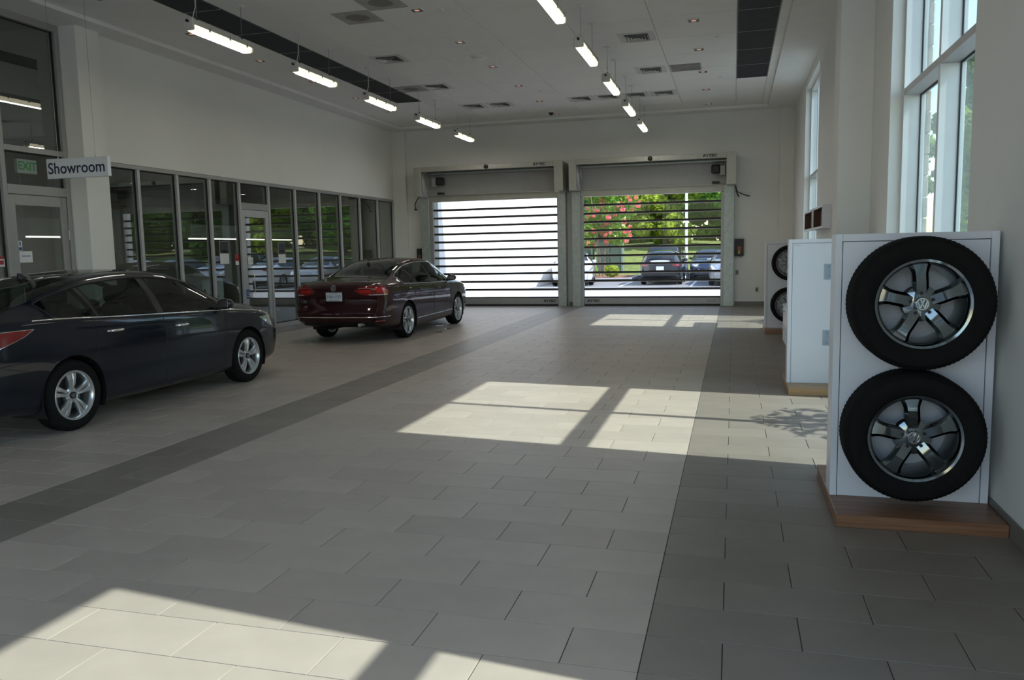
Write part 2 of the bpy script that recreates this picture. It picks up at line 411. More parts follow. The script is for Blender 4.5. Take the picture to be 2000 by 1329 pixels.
# tall storefront nearest the camera (recessed behind the column)
SX = -9.45
q = MB(); q.box(SX-0.12, SX, 2.0, 7.34, 4.95, 5.06)
sf = struct(q.build('window_5', M_alud, bevel=0.003), 'tall grey framed storefront around the showroom entrance door', 'window')
SY = [2.03, 4.10, 6.19, 7.30]
for y in SY:
    q = MB(); q.box(SX-0.12, SX, y-0.035, y+0.035, 0.0, 4.948); q.build('mullion', M_alud, sf, bevel=0.003)
for i in range(3):
    a, b = SY[i]+0.037, SY[i+1]-0.037
    q = MB(); q.box(SX-0.12, SX, a, b, 3.12, 3.20); q.build('transom', M_alud, sf, bevel=0.003)
    zs = [(3.202, 4.948)] + ([(2.655, 3.118)] if i == 2 else [(0.1, 3.118)])
    if i == 2: q = MB(); q.box(SX-0.12, SX, a, b, 2.52, 2.653); q.build('transom', M_alud, sf, bevel=0.003)
    else: q = MB(); q.box(SX-0.12, SX, a, b, 0.0, 0.098); q.build('sill_rail', M_alud, sf, bevel=0.003)
    for z0, z1 in zs:
        q = MB(); q.box(SX-0.075, SX-0.067, a, b, z0, z1); p = q.build('pane', M_glass_c, sf)
        g = MB(); t = 0.014
        g.box(SX-0.066, SX-0.05, a, a+t, z0, z1); g.box(SX-0.066, SX-0.05, b-t, b, z0, z1); g.box(SX-0.066, SX-0.05, a, b, z1-t, z1)
        g.build('gasket', M_gasket, p)
door_1 = glass_door('door_1', SX-0.02, SY[2]+0.042, SY[3]-0.042, 2.515, 'grey framed glass entrance door under the green EXIT sign', SY[3]-0.045, SY[2]+0.13)

# ---------------------------------------------------------------- ceiling
mb = MB(); mb.box(XL-0.5, XO, YF-0.3, YB+0.3, ZC+0.022, 5.4)
ceiling = struct(mb.build('ceiling', M_ceil), 'white suspended panel ceiling of the service drive', 'ceiling')
EX0, EX1, EY1 = -8.82, 1.12, 18.76
mb = MB(); mb.box(XL-0.2, EX0, YF, YB, ZS, ZC+0.018); mb.box(EX1, XR, YF, YB, ZS, ZC+0.018); mb.box(EX0, EX1, EY1, YB, ZS, ZC+0.018)
mb.build('perimeter_soffit', M_ceil, ceiling, bevel=0.002)
cols = [(-8.82, -8.71), (-8.71, -7.415), (-6.79, -6.12), (-6.12, -4.825), (-4.825, -3.53), (-3.53, -2.235), (-2.235, -0.94), (-0.94, 0.345), (0.97, 1.12)]
rows = []
y = 15.275
while y > YF+1: rows.append((y-1.285, y)); y -= 1.285
rows = [(17.845, EY1), (16.56, 17.845), (15.275, 16.56)] + rows
pm = {}
for (y0, y1) in rows:
    cc = list(cols)
    if y0 >= 15.27: cc += [(-7.415, -6.79), (0.345, 0.97)]
    for (x0, x1) in cc:
        sx, sy = round(x1-x0-0.007, 3), round(y1-y0-0.007, 3)
        if (sx, sy) not in pm:
            q = MB(); q.box(-sx/2, sx/2, -sy/2, sy/2, 0, 0.02); pm[(sx, sy)] = q.mesh('ceiling_panel', M_ceil, bevel=0.0015)
        if y1 < 4: continue
        obj('ceiling_panel', pm[(sx, sy)], ceiling, ((x0+x1)/2, (y0+y1)/2, ZC))
q = MB()
yl = [r for r in rows if r[1] < 4]
q.box(EX0, EX1, YF, max(r[1] for r in yl), ZC, ZC+0.018); q.build('panel_field', M_ceil, ceiling)
# dark linear grilles
def grille_panel():
    q = MB(); sx, sy = 0.607, 1.277
    q.box(-sx/2, sx/2, -sy/2, sy/2, 0.022, 0.026)
    q.box(-sx/2, -sx/2+0.012, -sy/2, sy/2, 0, 0.022); q.box(sx/2-0.012, sx/2, -sy/2, sy/2, 0, 0.022)
    q.box(-sx/2, sx/2, -sy/2, -sy/2+0.008, 0, 0.022); q.box(-sx/2, sx/2, sy/2-0.008, sy/2, 0, 0.022)
    q.cur = 1; q.box(-sx/2, sx/2, -sy/2-0.003, -sy/2+0.002, -0.001, 0.02); q.cur = 0
    n = 36
    for i in range(n):
        yy = -sy/2 + 0.02 + (sy-0.04)*i/(n-1); q.box(-sx/2+0.012, sx/2-0.012, yy-0.006, yy+0.006, 0.006, 0.02)
    return q.mesh('grille_panel', [M_grille, M_ceil])
gpm = grille_panel()
for gx, lab in (((-7.415-6.79)/2, 'long dark ceiling grille strip above the parked cars'), ((0.345+0.97)/2, 'long dark ceiling grille strip near the tall windows')):
    g = tag(empty('ceiling_grille', (gx, 15.275, ZC-0.008)), lab, 'ceiling grille', 'dark ceiling grilles')
    for (y0, y1) in rows:
        if y1 > 15.3 or y1 < 2: continue
        obj('grille_panel', gpm, g, (0, (y0+y1)/2-15.275, 0))
# ================================================================== roller doors
def rot_copy(o): return o
def roller_door(name, xg0, xg1, pl, pr, hx0, hx1, label, motor_x, motor_side, top_txt_x, bot_txt_x):
    q = MB(); q.box(pl[1]-0.01, pr[0]+0.01, 19.10, YB+0.01, 2.995, 3.29)
    d = struct(q.build(name, M_hood, bevel=0.004), label, 'door')
    for (a, b) in (pl, pr):
        q = MB(); q.box(a, b, 18.99, YB, 0.0, 3.165); p = q.build('post', M_galv, d, bevel=0.006)
        for z in (0.4, 1.15, 1.25, 2.0, 2.8):
            s = MB(); s.tube([((a+b)/2, 18.985, z), ((a+b)/2, 18.995, z)], 0.012, 8); s.build('bolt', M_alu, p)
    for (a, b) in ((pl[1], xg0), (xg1, pr[0])):
        q = MB(); q.box(a, b, 19.05, 19.20, 0.0, 2.99); q.build('guide_track', M_railg, d, bevel=0.003)
    # curtain: rails and panes
    n = 12; z0, z1 = 0.245, 2.995; dz = (z1-z0)/n
    rm = MB(); wx = xg1-xg0; rm.box(-wx/2, wx/2, -0.022, 0.022, -0.023, 0.023); rmesh = rm.mesh('rail', M_rail, bevel=0.004)
    em = MB(); em.box(-wx/2, wx/2, -0.016, 0.016, -0.040, -0.0235); emesh = em.mesh('rail_edge', M_railg)
    pmh = MB(); pmh.box(-wx/2, wx/2, -0.002, 0.002, 0.0, dz-0.065); pmesh = pmh.mesh('pane', M_poly)
    cx = (xg0+xg1)/2
    for i in range(n):
        z = z0 + i*dz
        if i > 0:
            r = obj('rail', rmesh, d, (cx, 19.15, z)); obj('rail_edge', emesh, r)
        obj('pane', pmesh, d, (cx, 19.15, z+0.0235))
    q = MB(); q.box(xg0, xg1, 19.11, 19.19, 0.052, 0.226); bb = q.build('bottom_bar', M_shroud, d, bevel=0.005)
    q = MB(); q.box(xg0, xg1, 19.10, 19.20, 0.0, 0.05); q.build('rubber_seal', M_gasket, d)
    q = MB(); q.box(xg0, xg1, 19.12, 19.18, 0.228, 0.262); q.build('rail', M_rail, d)
    # hood with end brackets
    for (a, b) in ((hx0, hx0+0.2), (hx1-0.24, hx1)):
        q = MB(); q.box(a, b, 18.42, YB, 3.13, 3.923); q.build('end_bracket', M_hood, d, bevel=0.006)
    q = MB(); q.box(hx0+0.2, hx1-0.24, 18.42, 18.56, 3.795, 3.923); tb = q.build('top_beam', M_hood, d, bevel=0.006)
    q = MB(); q.box(hx0+0.2, hx1-0.24, 18.561, YB, 3.88, 3.922); q.build('hood_lid', M_hood, d)
    q = MB(); q.box(hx0+0.2, hx1-0.24, 19.06, 19.09, 3.176, 3.84); q.build('curtain_shroud', M_shroud, d, bevel=0.003)
    q = MB(); q.tube([(hx0+0.2, 18.93, 3.78), (hx1-0.24, 18.93, 3.78)], 0.045, 12); q.build('roller_tube', M_galv, d, smooth=40)
    q = MB(); q.box(xg0-0.02, xg1+0.02, 19.02, 19.10, 3.168, 3.19); q.build('header_lip', M_hood, d)
    # spiral track at the left end
    q = MB(); x = hx0+0.205; pts = []
    for i in range(140):
        t = i/139; ang = t*PI*2*3.2; r = 0.09 + 0.27*t
        pts.append((x+0.02, 18.80 + r*math.cos(ang), 3.52 + r*math.sin(ang)))
    q.tube(pts, 0.013, 6); q.build('spiral_track', M_alu, d, smooth=50)
    q = MB(); q.lathe([(0.0, 0.0), (0.375, 0.0), (0.375, 0.02), (0.0, 0.02)], 32, 'x', (hx0+0.2, 18.80, 3.52)); q.build('spiral_plate', M_alud, d)
    q = MB(); q.box(motor_x-0.11, motor_x+0.11, 18.80, 19.0, 3.45, 3.67); mo = q.build('motor', M_black, d, bevel=0.03, smooth=40)
    s = 1 if motor_side > 0 else -1
    q = MB(); q.box(min(motor_x+s*0.11, motor_x+s*0.24), max(motor_x+s*0.11, motor_x+s*0.24), 18.83, 18.97, 3.40, 3.65); q.build('gearbox', M_alud, mo, bevel=0.01)
    q = MB(); q.box(motor_x-0.09, motor_x+0.09, 18.86, 19.0, 3.192, 3.25); q.build('limit_switch', M_black, d, bevel=0.006)
    q = MB(); xm = (hx0+hx1)/2; q.lathe([(0.0, 18.34), (0.04, 18.35), (0.062, 18.38), (0.062, 18.42), (0.0, 18.42)], 16, 'y', (xm, 0, 3.86)); q.build('motion_sensor', M_black, d, smooth=50)
    lettering('RYTEC', 0.095, M_black, tb, (top_txt_x, 18.418, 3.86), RX90, shear=0.25, sx=1.2, bold=0.004)
    lettering('RYTEC', 0.095, M_black, bb, (bot_txt_x, 19.108, 0.14), RX90, shear=0.25, sx=1.2, bold=0.004)
    return d
door_3 = roller_door('door_3', -8.03, -4.38, (-8.38, -8.13), (-4.35, -4.13), -8.33, -4.08, 'left roller door with clear panels in front of the white building', -7.72, -1, -4.72, -4.64)
door_4 = roller_door('door_4', -3.645, 0.0, (-3.96, -3.72), (0.07, 0.33), -3.918, 0.372, 'right roller door with clear panels looking out on trees and parked cars', -0.14, 1, -0.28, -3.40)
q = MB(); 
for (a, b, c, e) in ((-0.33, -0.12, 0.115, 0.121), (-0.33, -0.12, 0.159, 0.165), (-0.33, -0.324, 0.115, 0.165), (-0.126, -0.12, 0.115, 0.165)): q.box(a, b, 19.105, 19.11, c, e)
q.build('label_frame', M_black, door_4)

# control boxes, cables, outlets on the end wall
def control_box(x0, x1, z0, z1, label):
    o = tag(empty('control_box', ((x0+x1)/2, YB, z0)), label, 'control box', 'door control boxes'); w2 = (x1-x0)/2; h = z1-z0
    q = MB(); q.box(-w2, w2, -0.12, 0, 0, h); q.build('housing', M_black, o, bevel=0.008)
    q = MB(); q.box(-w2*0.4, w2*0.45, -0.14, -0.12, h*0.28, h*0.55); q.build('switch_plate', mat('brown_red_label', (0.30, 0.10, 0.06), 0.5, vary=0.1), o, bevel=0.003)
    q = MB(); q.box(-w2*0.25, w2*0.2, -0.15, -0.12, h*0.12, h*0.27); q.build('warning_label', mat('yellow_label', (0.55, 0.45, 0.10), 0.5, vary=0.05), o, bevel=0.003)
    for i in range(4):
        xx = -w2*0.7 + i*w2*0.45
        q = MB(); q.tube([(xx, -0.05, 0), (xx, -0.05, -0.05)], 0.014, 8); q.build('cable_gland', M_alud, o)
control_box(0.36, 0.58, 1.32, 1.76, 'black door control box on the wall right of the right roller door')
control_box(-8.60, -8.42, 1.28, 1.68, 'black door control box behind the maroon sedan beside the left roller door')
q = MB(); pts = [(0.36, 19.0, 3.13), (0.40, 19.05, 2.98), (0.52, 19.12, 2.92), (0.66, 19.18, 2.87), (0.72, 19.24, 2.86)]
q.tube(pts, 0.013, 8); q.tube([(0.36, 19.0, 3.13), (0.39, 19.03, 2.95), (0.45, 19.08, 2.84)], 0.016, 8)
tag(q.build('power_cable', M_black, smooth=60), 'black power cable drooping from the right roller door hood', 'cable')
q = MB(); q.tube([(-8.40, 19.0, 3.16), (-8.5, 19.05, 3.08), (-8.60, 19.12, 2.96), (-8.62, 19.2, 2.84)], 0.014, 8); q.tube([(-8.66, 19.22, 2.81), (-8.58, 19.22, 2.81)], 0.02, 8)
tag(q.build('power_cable', M_black, smooth=60), 'black power cable hanging from the left roller door hood', 'cable')
def outlet(x, y, z, label, face='y'):
    o = tag(empty('outlet', (x, y, z)), label, 'outlet')
    q = MB(); q.box(-0.045, 0.045, -0.012, 0, -0.065, 0.065); q.build('cover_plate', mat('grey_outlet', (0.34, 0.34, 0.32), 0.5, 0.2, vary=0.05), o, bevel=0.003)
    q = MB(); q.box(-0.016, 0.016, -0.016, -0.012, -0.035, 0.035); q.build('socket', M_black, o)
outlet(0.42, YB, 0.88, 'small grey outlet below the black control box')
outlet(0.93, YB, 0.42, 'small grey outlet low on the end wall by the far tyre display')

# ================================================================== ceiling fixtures
M_alug = mat('steel_wire', (0.30, 0.30, 0.30), 0.4, 0.8, vary=0.05)
ORD = ['nearest', 'second from', 'third from', 'fourth from', 'fifth from', 'sixth from', 'seventh from']
def pendant(x, y, label, group):
    o = tag(empty('pendant_light', (x, y, 4.48)), label, 'pendant light', group); L = 0.67
    q = MB(); q.prism([(-0.075, 0.075), (-0.055, 0.15), (0.055, 0.15), (0.075, 0.075)], -L, L, 'xz'); q.build('housing', M_lampbody, o, bevel=0.004)
    q = MB(); q.prism([(-0.07, 0.074), (0.07, 0.074), (0.066, 0.02), (0.045, 0.0), (-0.045, 0.0), (-0.066, 0.02)], -L+0.04, L-0.04, 'xz'); q.build('diffuser', M_lamp, o, bevel=0.003)
    for sx in (-0.024, 0.024):
        q = MB(); q.box(sx-0.017, sx+0.017, -L+0.09, L-0.09, -0.003, -0.0005); q.build('tube', M_tube, o)
    for s in (-1, 1):
        q = MB(); q.box(-0.074, 0.074, s*L-0.02 if s > 0 else -L-0.02, s*L+0.02 if s > 0 else -L+0.02, 0.005, 0.152); e = q.build('end_cap', M_lampbody, o, bevel=0.012)
        q = MB(); q.tube([(0, s*(L+0.018), 0.115), (0, s*(L+0.05), 0.115)], 0.018, 10); q.build('cable_gland', M_black, e)
        yy = s*0.5
        q = MB(); q.tube([(0, yy, 0.15), (0, yy, ZC-4.48)], 0.004, 6); q.build('suspension_wire', M_alug, o)
        q = MB(); q.tube([(0, yy, 0.15), (0, yy, 0.20)], 0.012, 8); q.build('hook', M_black, o)
        q = MB(); q.lathe([(0, 0), (0.03, 0.0), (0.065, 0.012), (0.065, 0.02), (0, 0.02)], 16, 'z', (0, yy, ZC-4.48-0.02)); q.build('canopy', M_ceil, o, smooth=40)
    for s in (-0.35, 0.1, 0.5):
        for sx in (-1, 1):
            q = MB(); q.box(sx*0.078-0.006, sx*0.078+0.006, s-0.012, s+0.012, 0.05, 0.10); q.build('clip', M_alud, o)
    q = MB(); q.tube([(0.0, -0.6, 0.15), (0.02, -0.58, 0.25), (0.0, -0.52, 0.33), (0.0, -0.505, ZC-4.48)], 0.006, 6); q.build('power_cord', M_lampbody, o, smooth=60)
for i in range(-1, 5):
    y = 9.61 + 2.58*(i-1) 
    if y < 6: continue
    pendant(-6.45, y, 'fluorescent pendant above the parked cars, %s the left roller door' % ORD[4-i], 'pendant lights above the cars')
for i in range(0, 5):
    y = 9.63 + 2.58*(i-1)
    pendant(-1.86, y, 'fluorescent pendant over the open aisle, %s the right roller door' % ORD[4-i], 'pendant lights over the aisle')
M_dlamp = mat('warm_downlight', (0.5, 0.3, 0.2), 0.4, emit=(1.0, 0.50, 0.32), estr=0.4, vary=0.02)
def downlight(x, y, label, group):
    o = tag(empty('downlight', (x, y, ZC)), label, 'downlight', group); a, b = 0.105, 0.082
    q = MB(); q.box(-a, a, -a, -b, -0.008, 0); q.box(-a, a, b, a, -0.008, 0); q.box(-a, -b, -b, b, -0.008, 0); q.box(b, a, -b, b, -0.008, 0); q.build('trim', M_ceil, o)
    q = MB(); q.box(-b, b, -b, b, -0.003, -0.001); q.build('baffle', M_black, o)
    q = MB(); q.lathe([(0.0, -0.006), (0.04, -0.006), (0.04, -0.003), (0, -0.003)], 14, 'z'); q.build('lamp', M_dlamp, o)
for i in range(0, 7):
    y = 6.62 + 1.937*i
    if i not in (6,): downlight(-8.03, y, 'square downlight in the row along the glass wall, %s the roller door wall' % ORD[5-i], 'downlights by the glass wall')
    downlight(-4.18, y, 'square downlight in the middle row of the ceiling, %s the roller door wall' % ORD[6-i], 'downlights over the middle')
    if i >= 1: downlight(-0.31, y, 'square downlight in the row near the tall windows, %s the roller door wall' % ORD[6-i], 'downlights near the windows')
M_diff = mat('diffuser_white', (0.58, 0.58, 0.56), 0.6, vary=0.03)
M_perf = mat('perforated_grey', (0.36, 0.355, 0.34), 0.7, vary=0.2, vscale=4)
M_dark = mat('duct_dark', (0.04, 0.04, 0.04), 0.8, vary=0.1)
def diffuser(x, y, label, kind='four'):
    o = tag(empty('air_vent', (x, y, ZC)), label, 'air vent', 'ceiling air vents'); h = 0.30
    if kind == 'four':
        q = MB(); q.box(-h, h, -h, h, -0.006, 0); q.build('frame', M_diff, o)
        q = MB(); q.box(-0.2, 0.2, -0.2, 0.2, -0.008, -0.006); q.build('throat', M_dark, o)
        for k in range(4):
            r0 = 0.2-k*0.048; r1 = r0-0.024; z0, z1 = -0.009, -0.03
            vs = [(-r0,-r0,z1),(r0,-r0,z1),(r0,r0,z1),(-r0,r0,z1),(-r1,-r1,z0),(r1,-r1,z0),(r1,r1,z0),(-r1,r1,z0)]
            q = MB(); q.add(vs, [(0,1,5,4),(1,2,6,5),(2,3,7,6),(3,0,4,7)]); q.build('louvre', M_diff, o, fix=False)
    elif kind == 'perf':
        q = MB(); q.box(-h, h, -h, h, -0.008, 0); q.build('frame', M_perf, o, bevel=0.002)
        q = MB(); q.lathe([(0, -0.011), (0.10, -0.011), (0.18, -0.0085), (0.0, -0.0085)], 24, 'z'); q.build('core_plate', mat('perforated_core', (0.20, 0.19, 0.18), 0.8, vary=0.2, vscale=20), o)
    else:
        q = MB(); q.box(-h, h, -h, h, -0.006, 0); q.build('frame', M_perf, o)
        for k in range(18):
            yy = -h+0.03+k*(2*h-0.06)/17; q = MB(); q.box(-h+0.02, h-0.02, yy-0.006, yy+0.006, -0.016, -0.006); q.build('slat', M_perf, o)
for a in [(-5.15, 8.60, 'perforated square ceiling vent above the aisle edge', 'perf'), (-4.53, 8.05, 'perforated square ceiling vent beside a downlight', 'perf'), (-5.78, 11.20, 'four-way ceiling vent beside the dark grille over the cars', 'four'),
          (-6.46, 13.85, 'perforated square ceiling vent against the dark grille end', 'perf'), (-5.85, 13.83, 'four-way ceiling vent beside a perforated vent', 'four'),
          (-5.85, 16.35, 'four-way ceiling vent of a pair nearest the left roller door', 'four'), (-5.18, 16.37, 'four-way ceiling vent of a pair by the left roller door, nearer the aisle', 'four'),
          (-1.28, 11.20, 'bright four-way ceiling vent between aisle pendant lights and downlights', 'four'), (-1.30, 13.82, 'four-way ceiling vent beside the grey return grille', 'four'),
          (-0.62, 13.82, 'grey slatted return air grille in the ceiling', 'return')]:
    diffuser(*a)
for x, w_ in zip((-3.18, -2.55, -1.90, -1.26), ('fourth from', 'third from', 'second from', 'nearest')): diffuser(x, 16.36, 'four-way ceiling vent in a row of four, %s the window side' % w_)
o = tag(empty('smoke_detector', (-4.186, 11.57, ZC)), 'white oval smoke detector on the ceiling', 'smoke detector')
q = MB(); q.lathe([(0, -0.05), (0.10, -0.048), (0.13, -0.03), (0.13, -0.012), (0, -0.012)], 24, 'z'); q.build('cover', mat('detector_white', (0.72, 0.72, 0.70), 0.5, vary=0.02), o, smooth=40)
q = MB(); q.lathe([(0, -0.012), (0.14, -0.012), (0.14, 0), (0, 0)], 24, 'z'); q.build('base', M_ceil, o)
o = tag(empty('security_camera', (-4.235, 17.83, ZC)), 'small dome security camera on the ceiling before the right roller door', 'camera')
q = MB(); q.lathe([(0, -0.03), (0.075, -0.03), (0.08, 0), (0, 0)], 20, 'z'); q.build('base', M_ceil, o, smooth=40)
q = MB(); q.lathe([(0, -0.10), (0.03, -0.095), (0.055, -0.07), (0.062, -0.03), (0, -0.03)], 20, 'z'); q.build('dome', M_black, o, smooth=60)
for x, y in ((-3.845, 8.65), (-3.71, 9.32), (-3.84, 11.83), (-3.87, 15.07), (0.02, 11.6), (0.02, 15.0), (0.02, 18.2)):
    o = tag(empty('sprinkler_head', (x, y, ZC)), 'small white sprinkler cap flush on the ceiling', 'sprinkler', 'ceiling sprinklers')
    q = MB(); q.lathe([(0, -0.012), (0.035, -0.012), (0.045, 0), (0, 0)], 14, 'z'); q.build('cap', mat('detector_white', (0, 0, 0)), o, smooth=40)
    q = MB(); q.lathe([(0, -0.02), (0.012, -0.02), (0.014, -0.012), (0, -0.012)], 10, 'z'); q.build('deflector', M_alu, o)

# hanging Showroom sign
o = tag(empty('hanging_sign', (-8.29, 6.30, 2.69)), 'white hanging sign reading Showroom above the dark sedan', 'sign')
q = MB(); q.box(-0.505, 0.505, -0.03, 0.03, 0, 0.265); q.build('panel', M_white, o, bevel=0.003)
lettering('Showroom', 0.215, M_navy, o, (-0.01, -0.0315, 0.128), RX90, sx=0.98, bold=0.002)
for x in (-0.33, 0.29):
    q = MB(); q.tube([(x, 0, 0.265), (x, 0, ZC-2.69)], 0.0025, 6); q.build('suspension_wire', M_alug, o)
    q = MB(); q.tube([(x, 0, 0.262), (x, 0, 0.29)], 0.008, 8); q.build('hook', M_alu, o)
# exit sign behind the transom glass
o = tag(empty('exit_sign', (-9.64, 6.74, 2.84)), 'white exit sign with green EXIT lettering behind the transom glass', 'sign')
q = MB(); q.box(-0.03, 0.03, -0.17, 0.17, 0, 0.20); q.build('panel', M_white, o, bevel=0.004)
lettering('EXIT', 0.165, M_green, o, (0.0315, 0.0, 0.10), RFX, sx=0.95, bold=0.003)
q = MB(); q.tube([(0, 0, 0.2), (0, 0, 0.42)], 0.012, 8); q.build('mount', M_alud, o)
# notices on the glass
def sheet(name, x, y0, y1, z0, z1, m, label, cat, marks=()):
    o = tag(empty(name, (x, (y0+y1)/2, z0)), label, cat); w2 = (y1-y0)/2
    q = MB(); q.box(0, 0.003, -w2, w2, 0, z1-z0); q.build('sheet', m, o)
    for (a, b, c, d, mm) in marks:
        q = MB(); q.box(0.003, 0.0045, -w2+a*2*w2, -w2+b*2*w2, c*(z1-z0), d*(z1-z0)); q.build('printed_block', mm, o)
M_pdark = mat('poster_dark', (0.03, 0.03, 0.034), 0.4, vary=0.8, vscale=18)
gx = XL-0.066; dx = XL-0.041
sheet('poster', gx, 10.80, 11.09, 1.43, 1.87, M_paper, 'black and white poster on the glass left of the far door', 'poster', [(0.02, 0.98, 0.46, 0.99, M_pdark), (0.2, 0.8, 0.56, 0.60, M_paper), (0.3, 0.9, 0.50, 0.53, M_paper)])
sheet('poster', gx, 12.90, 13.19, 1.40, 1.85, M_paper, 'black and white poster on the glass right of the far door', 'poster', [(0.02, 0.98, 0.44, 0.99, M_pdark), (0.2, 0.8, 0.58, 0.62, M_paper), (0.3, 0.9, 0.51, 0.54, M_paper)])
sheet('paper_notice', dx, 11.70, 11.88, 1.40, 1.54, M_paper, 'white paper notice on the far glass door', 'notice', [(0.1, 0.9, 0.3, 0.36, M_alud), (0.1, 0.9, 0.5, 0.56, M_alud)])
sheet('warning_sticker', gx, 11.30, 11.41, 1.40, 1.61, M_paper, 'red and white sticker on the glass beside the far door', 'sticker', [(0.0, 1.0, 0.35, 1.0, M_red), (0.2, 0.8, 0.5, 0.6, M_paper)])
sheet('door_sticker', XL-0.0195, 11.545, 11.635, 0.70, 0.89, M_bluep, 'blue sticker on the stile of the far glass door', 'sticker', [(0.15, 0.85, 0.2, 0.26, M_paper), (0.15, 0.85, 0.45, 0.5, M_paper), (0.15, 0.85, 0.7, 0.75, M_paper)])
sdx = SX-0.041
sheet('paper_notice', sdx, 6.36, 6.58, 1.55, 1.71, M_paper, 'white notice with blue line of print on the near glass door', 'notice', [(0.15, 0.85, 0.55, 0.62, M_bluep)])
sheet('door_sticker', sdx, 6.35, 6.42, 1.72, 1.86, M_paper, 'small blue and white sticker on the near glass door', 'sticker', [(0.1, 0.9, 0.05, 0.35, M_bluep), (0.35, 0.65, 0.5, 0.9, M_bluep)])
sheet('warning_sticker', SX-0.064, 6.02, 6.13, 1.50, 1.64, M_paper, 'red and white sticker on the storefront glass beside the near door', 'sticker', [(0.0, 1.0, 0.75, 1.0, M_red), (0.15, 0.85, 0.2, 0.62, M_red)])
# ================================================================== wheels
def spoke(mb, a0, a1, r0, r1, w0, w1, x0, x1, thick, wm=None, n=7):
    rings = []
    for i in range(n+1):
        t = i/n; r = r0 + (r1-r0)*t; a = a0 + (a1-a0)*(t**1.1)
        w = w0 + (w1-w0)*t if wm in (None, 'flare') else (w0*(1-t)**2 + 2*wm*t*(1-t) + w1*t*t)
        if wm == 'flare': w = w0 + (w1-w0)*max(0.0, (t-0.62)/0.38)**1.8
        xf = x0 + (x1-x0)*t + 0.012*math.sin(PI*t); xb = xf-thick
        er = (math.cos(a), math.sin(a)); et = (-er[1], er[0])
        ring = []
        for (s, x) in ((-0.5, xb), (-0.5, xf-thick*0.35), (-0.30, xf), (0.30, xf), (0.5, xf-thick*0.35), (0.5, xb)):
            ring.append((x, r*er[0]+s*w*et[0], r*er[1]+s*w*et[1]))
        rings.append(ring)
    vs = [p for r in rings for p in r]; k = 6; fs = []
    for i in range(n):
        for j in range(k): fs.append((i*k+j, i*k+(j+1)%k, (i+1)*k+(j+1)%k, (i+1)*k+j))
    fs.append(tuple(range(k))); fs.append(tuple(n*k+j for j in range(k)))
    mb.add(vs, fs)
def strip(mb, p, q, w, d0, d1, plane='yz'):
    a = Vector((q[0]-p[0], q[1]-p[1])).normalized(); nrm = Vector((-a.y, a.x))*w/2
    mb.prism([(p[0]+nrm.x, p[1]+nrm.y), (q[0]+nrm.x, q[1]+nrm.y), (q[0]-nrm.x, q[1]-nrm.y), (p[0]-nrm.x, p[1]-nrm.y)], d0, d1, plane)
def roundel(r, d0, d1, style='vw'):
    """round badge in the yz plane, extruded along x from d0 to d1"""
    mb = MB()
    if style == 'vw':
        mb.lathe([(r*0.86, d0), (r, d0), (r, d1), (r*0.86, d1)], 28, 'x', closed=True)
        s = lambda P: [(a*r, b*r) for a, b in P]
        for P in ([(-0.33, 0.84), (0.0, 0.06), (0.33, 0.84)], [(-0.78, 0.44), (-0.34, -0.74), (0.0, 0.0), (0.34, -0.74), (0.78, 0.44)]):
            P = s(P)
            for a, b in zip(P[:-1], P[1:]): strip(mb, a, b, r*0.17, d0, d1)
    else:
        n = 28; vs = []; fs = []
        for i in range(n):
            a = 2*PI*i/n
            for k, x in ((1.0, d0), (1.0, d1), (0.84, d1), (0.84, d0)): vs.append((x, r*k*math.cos(a), 0.62*r*k*math.sin(a)))
        for i in range(n):
            j = (i+1) % n
            for k in range(4): fs.append((i*4+k, j*4+k, j*4+(k+1)%4, i*4+(k+1)%4))
        mb.add(vs, fs)
        strip(mb, (-0.42*r, -0.45*r), (-0.14*r, 0.45*r), r*0.17, d0, d1); strip(mb, (0.14*r, -0.45*r), (0.42*r, 0.45*r), r*0.17, d0, d1); strip(mb, (-0.28*r, -0.03*r), (0.28*r, 0.03*r), r*0.14, d0, d1)
    return mb
WHEEL_CACHE = {}
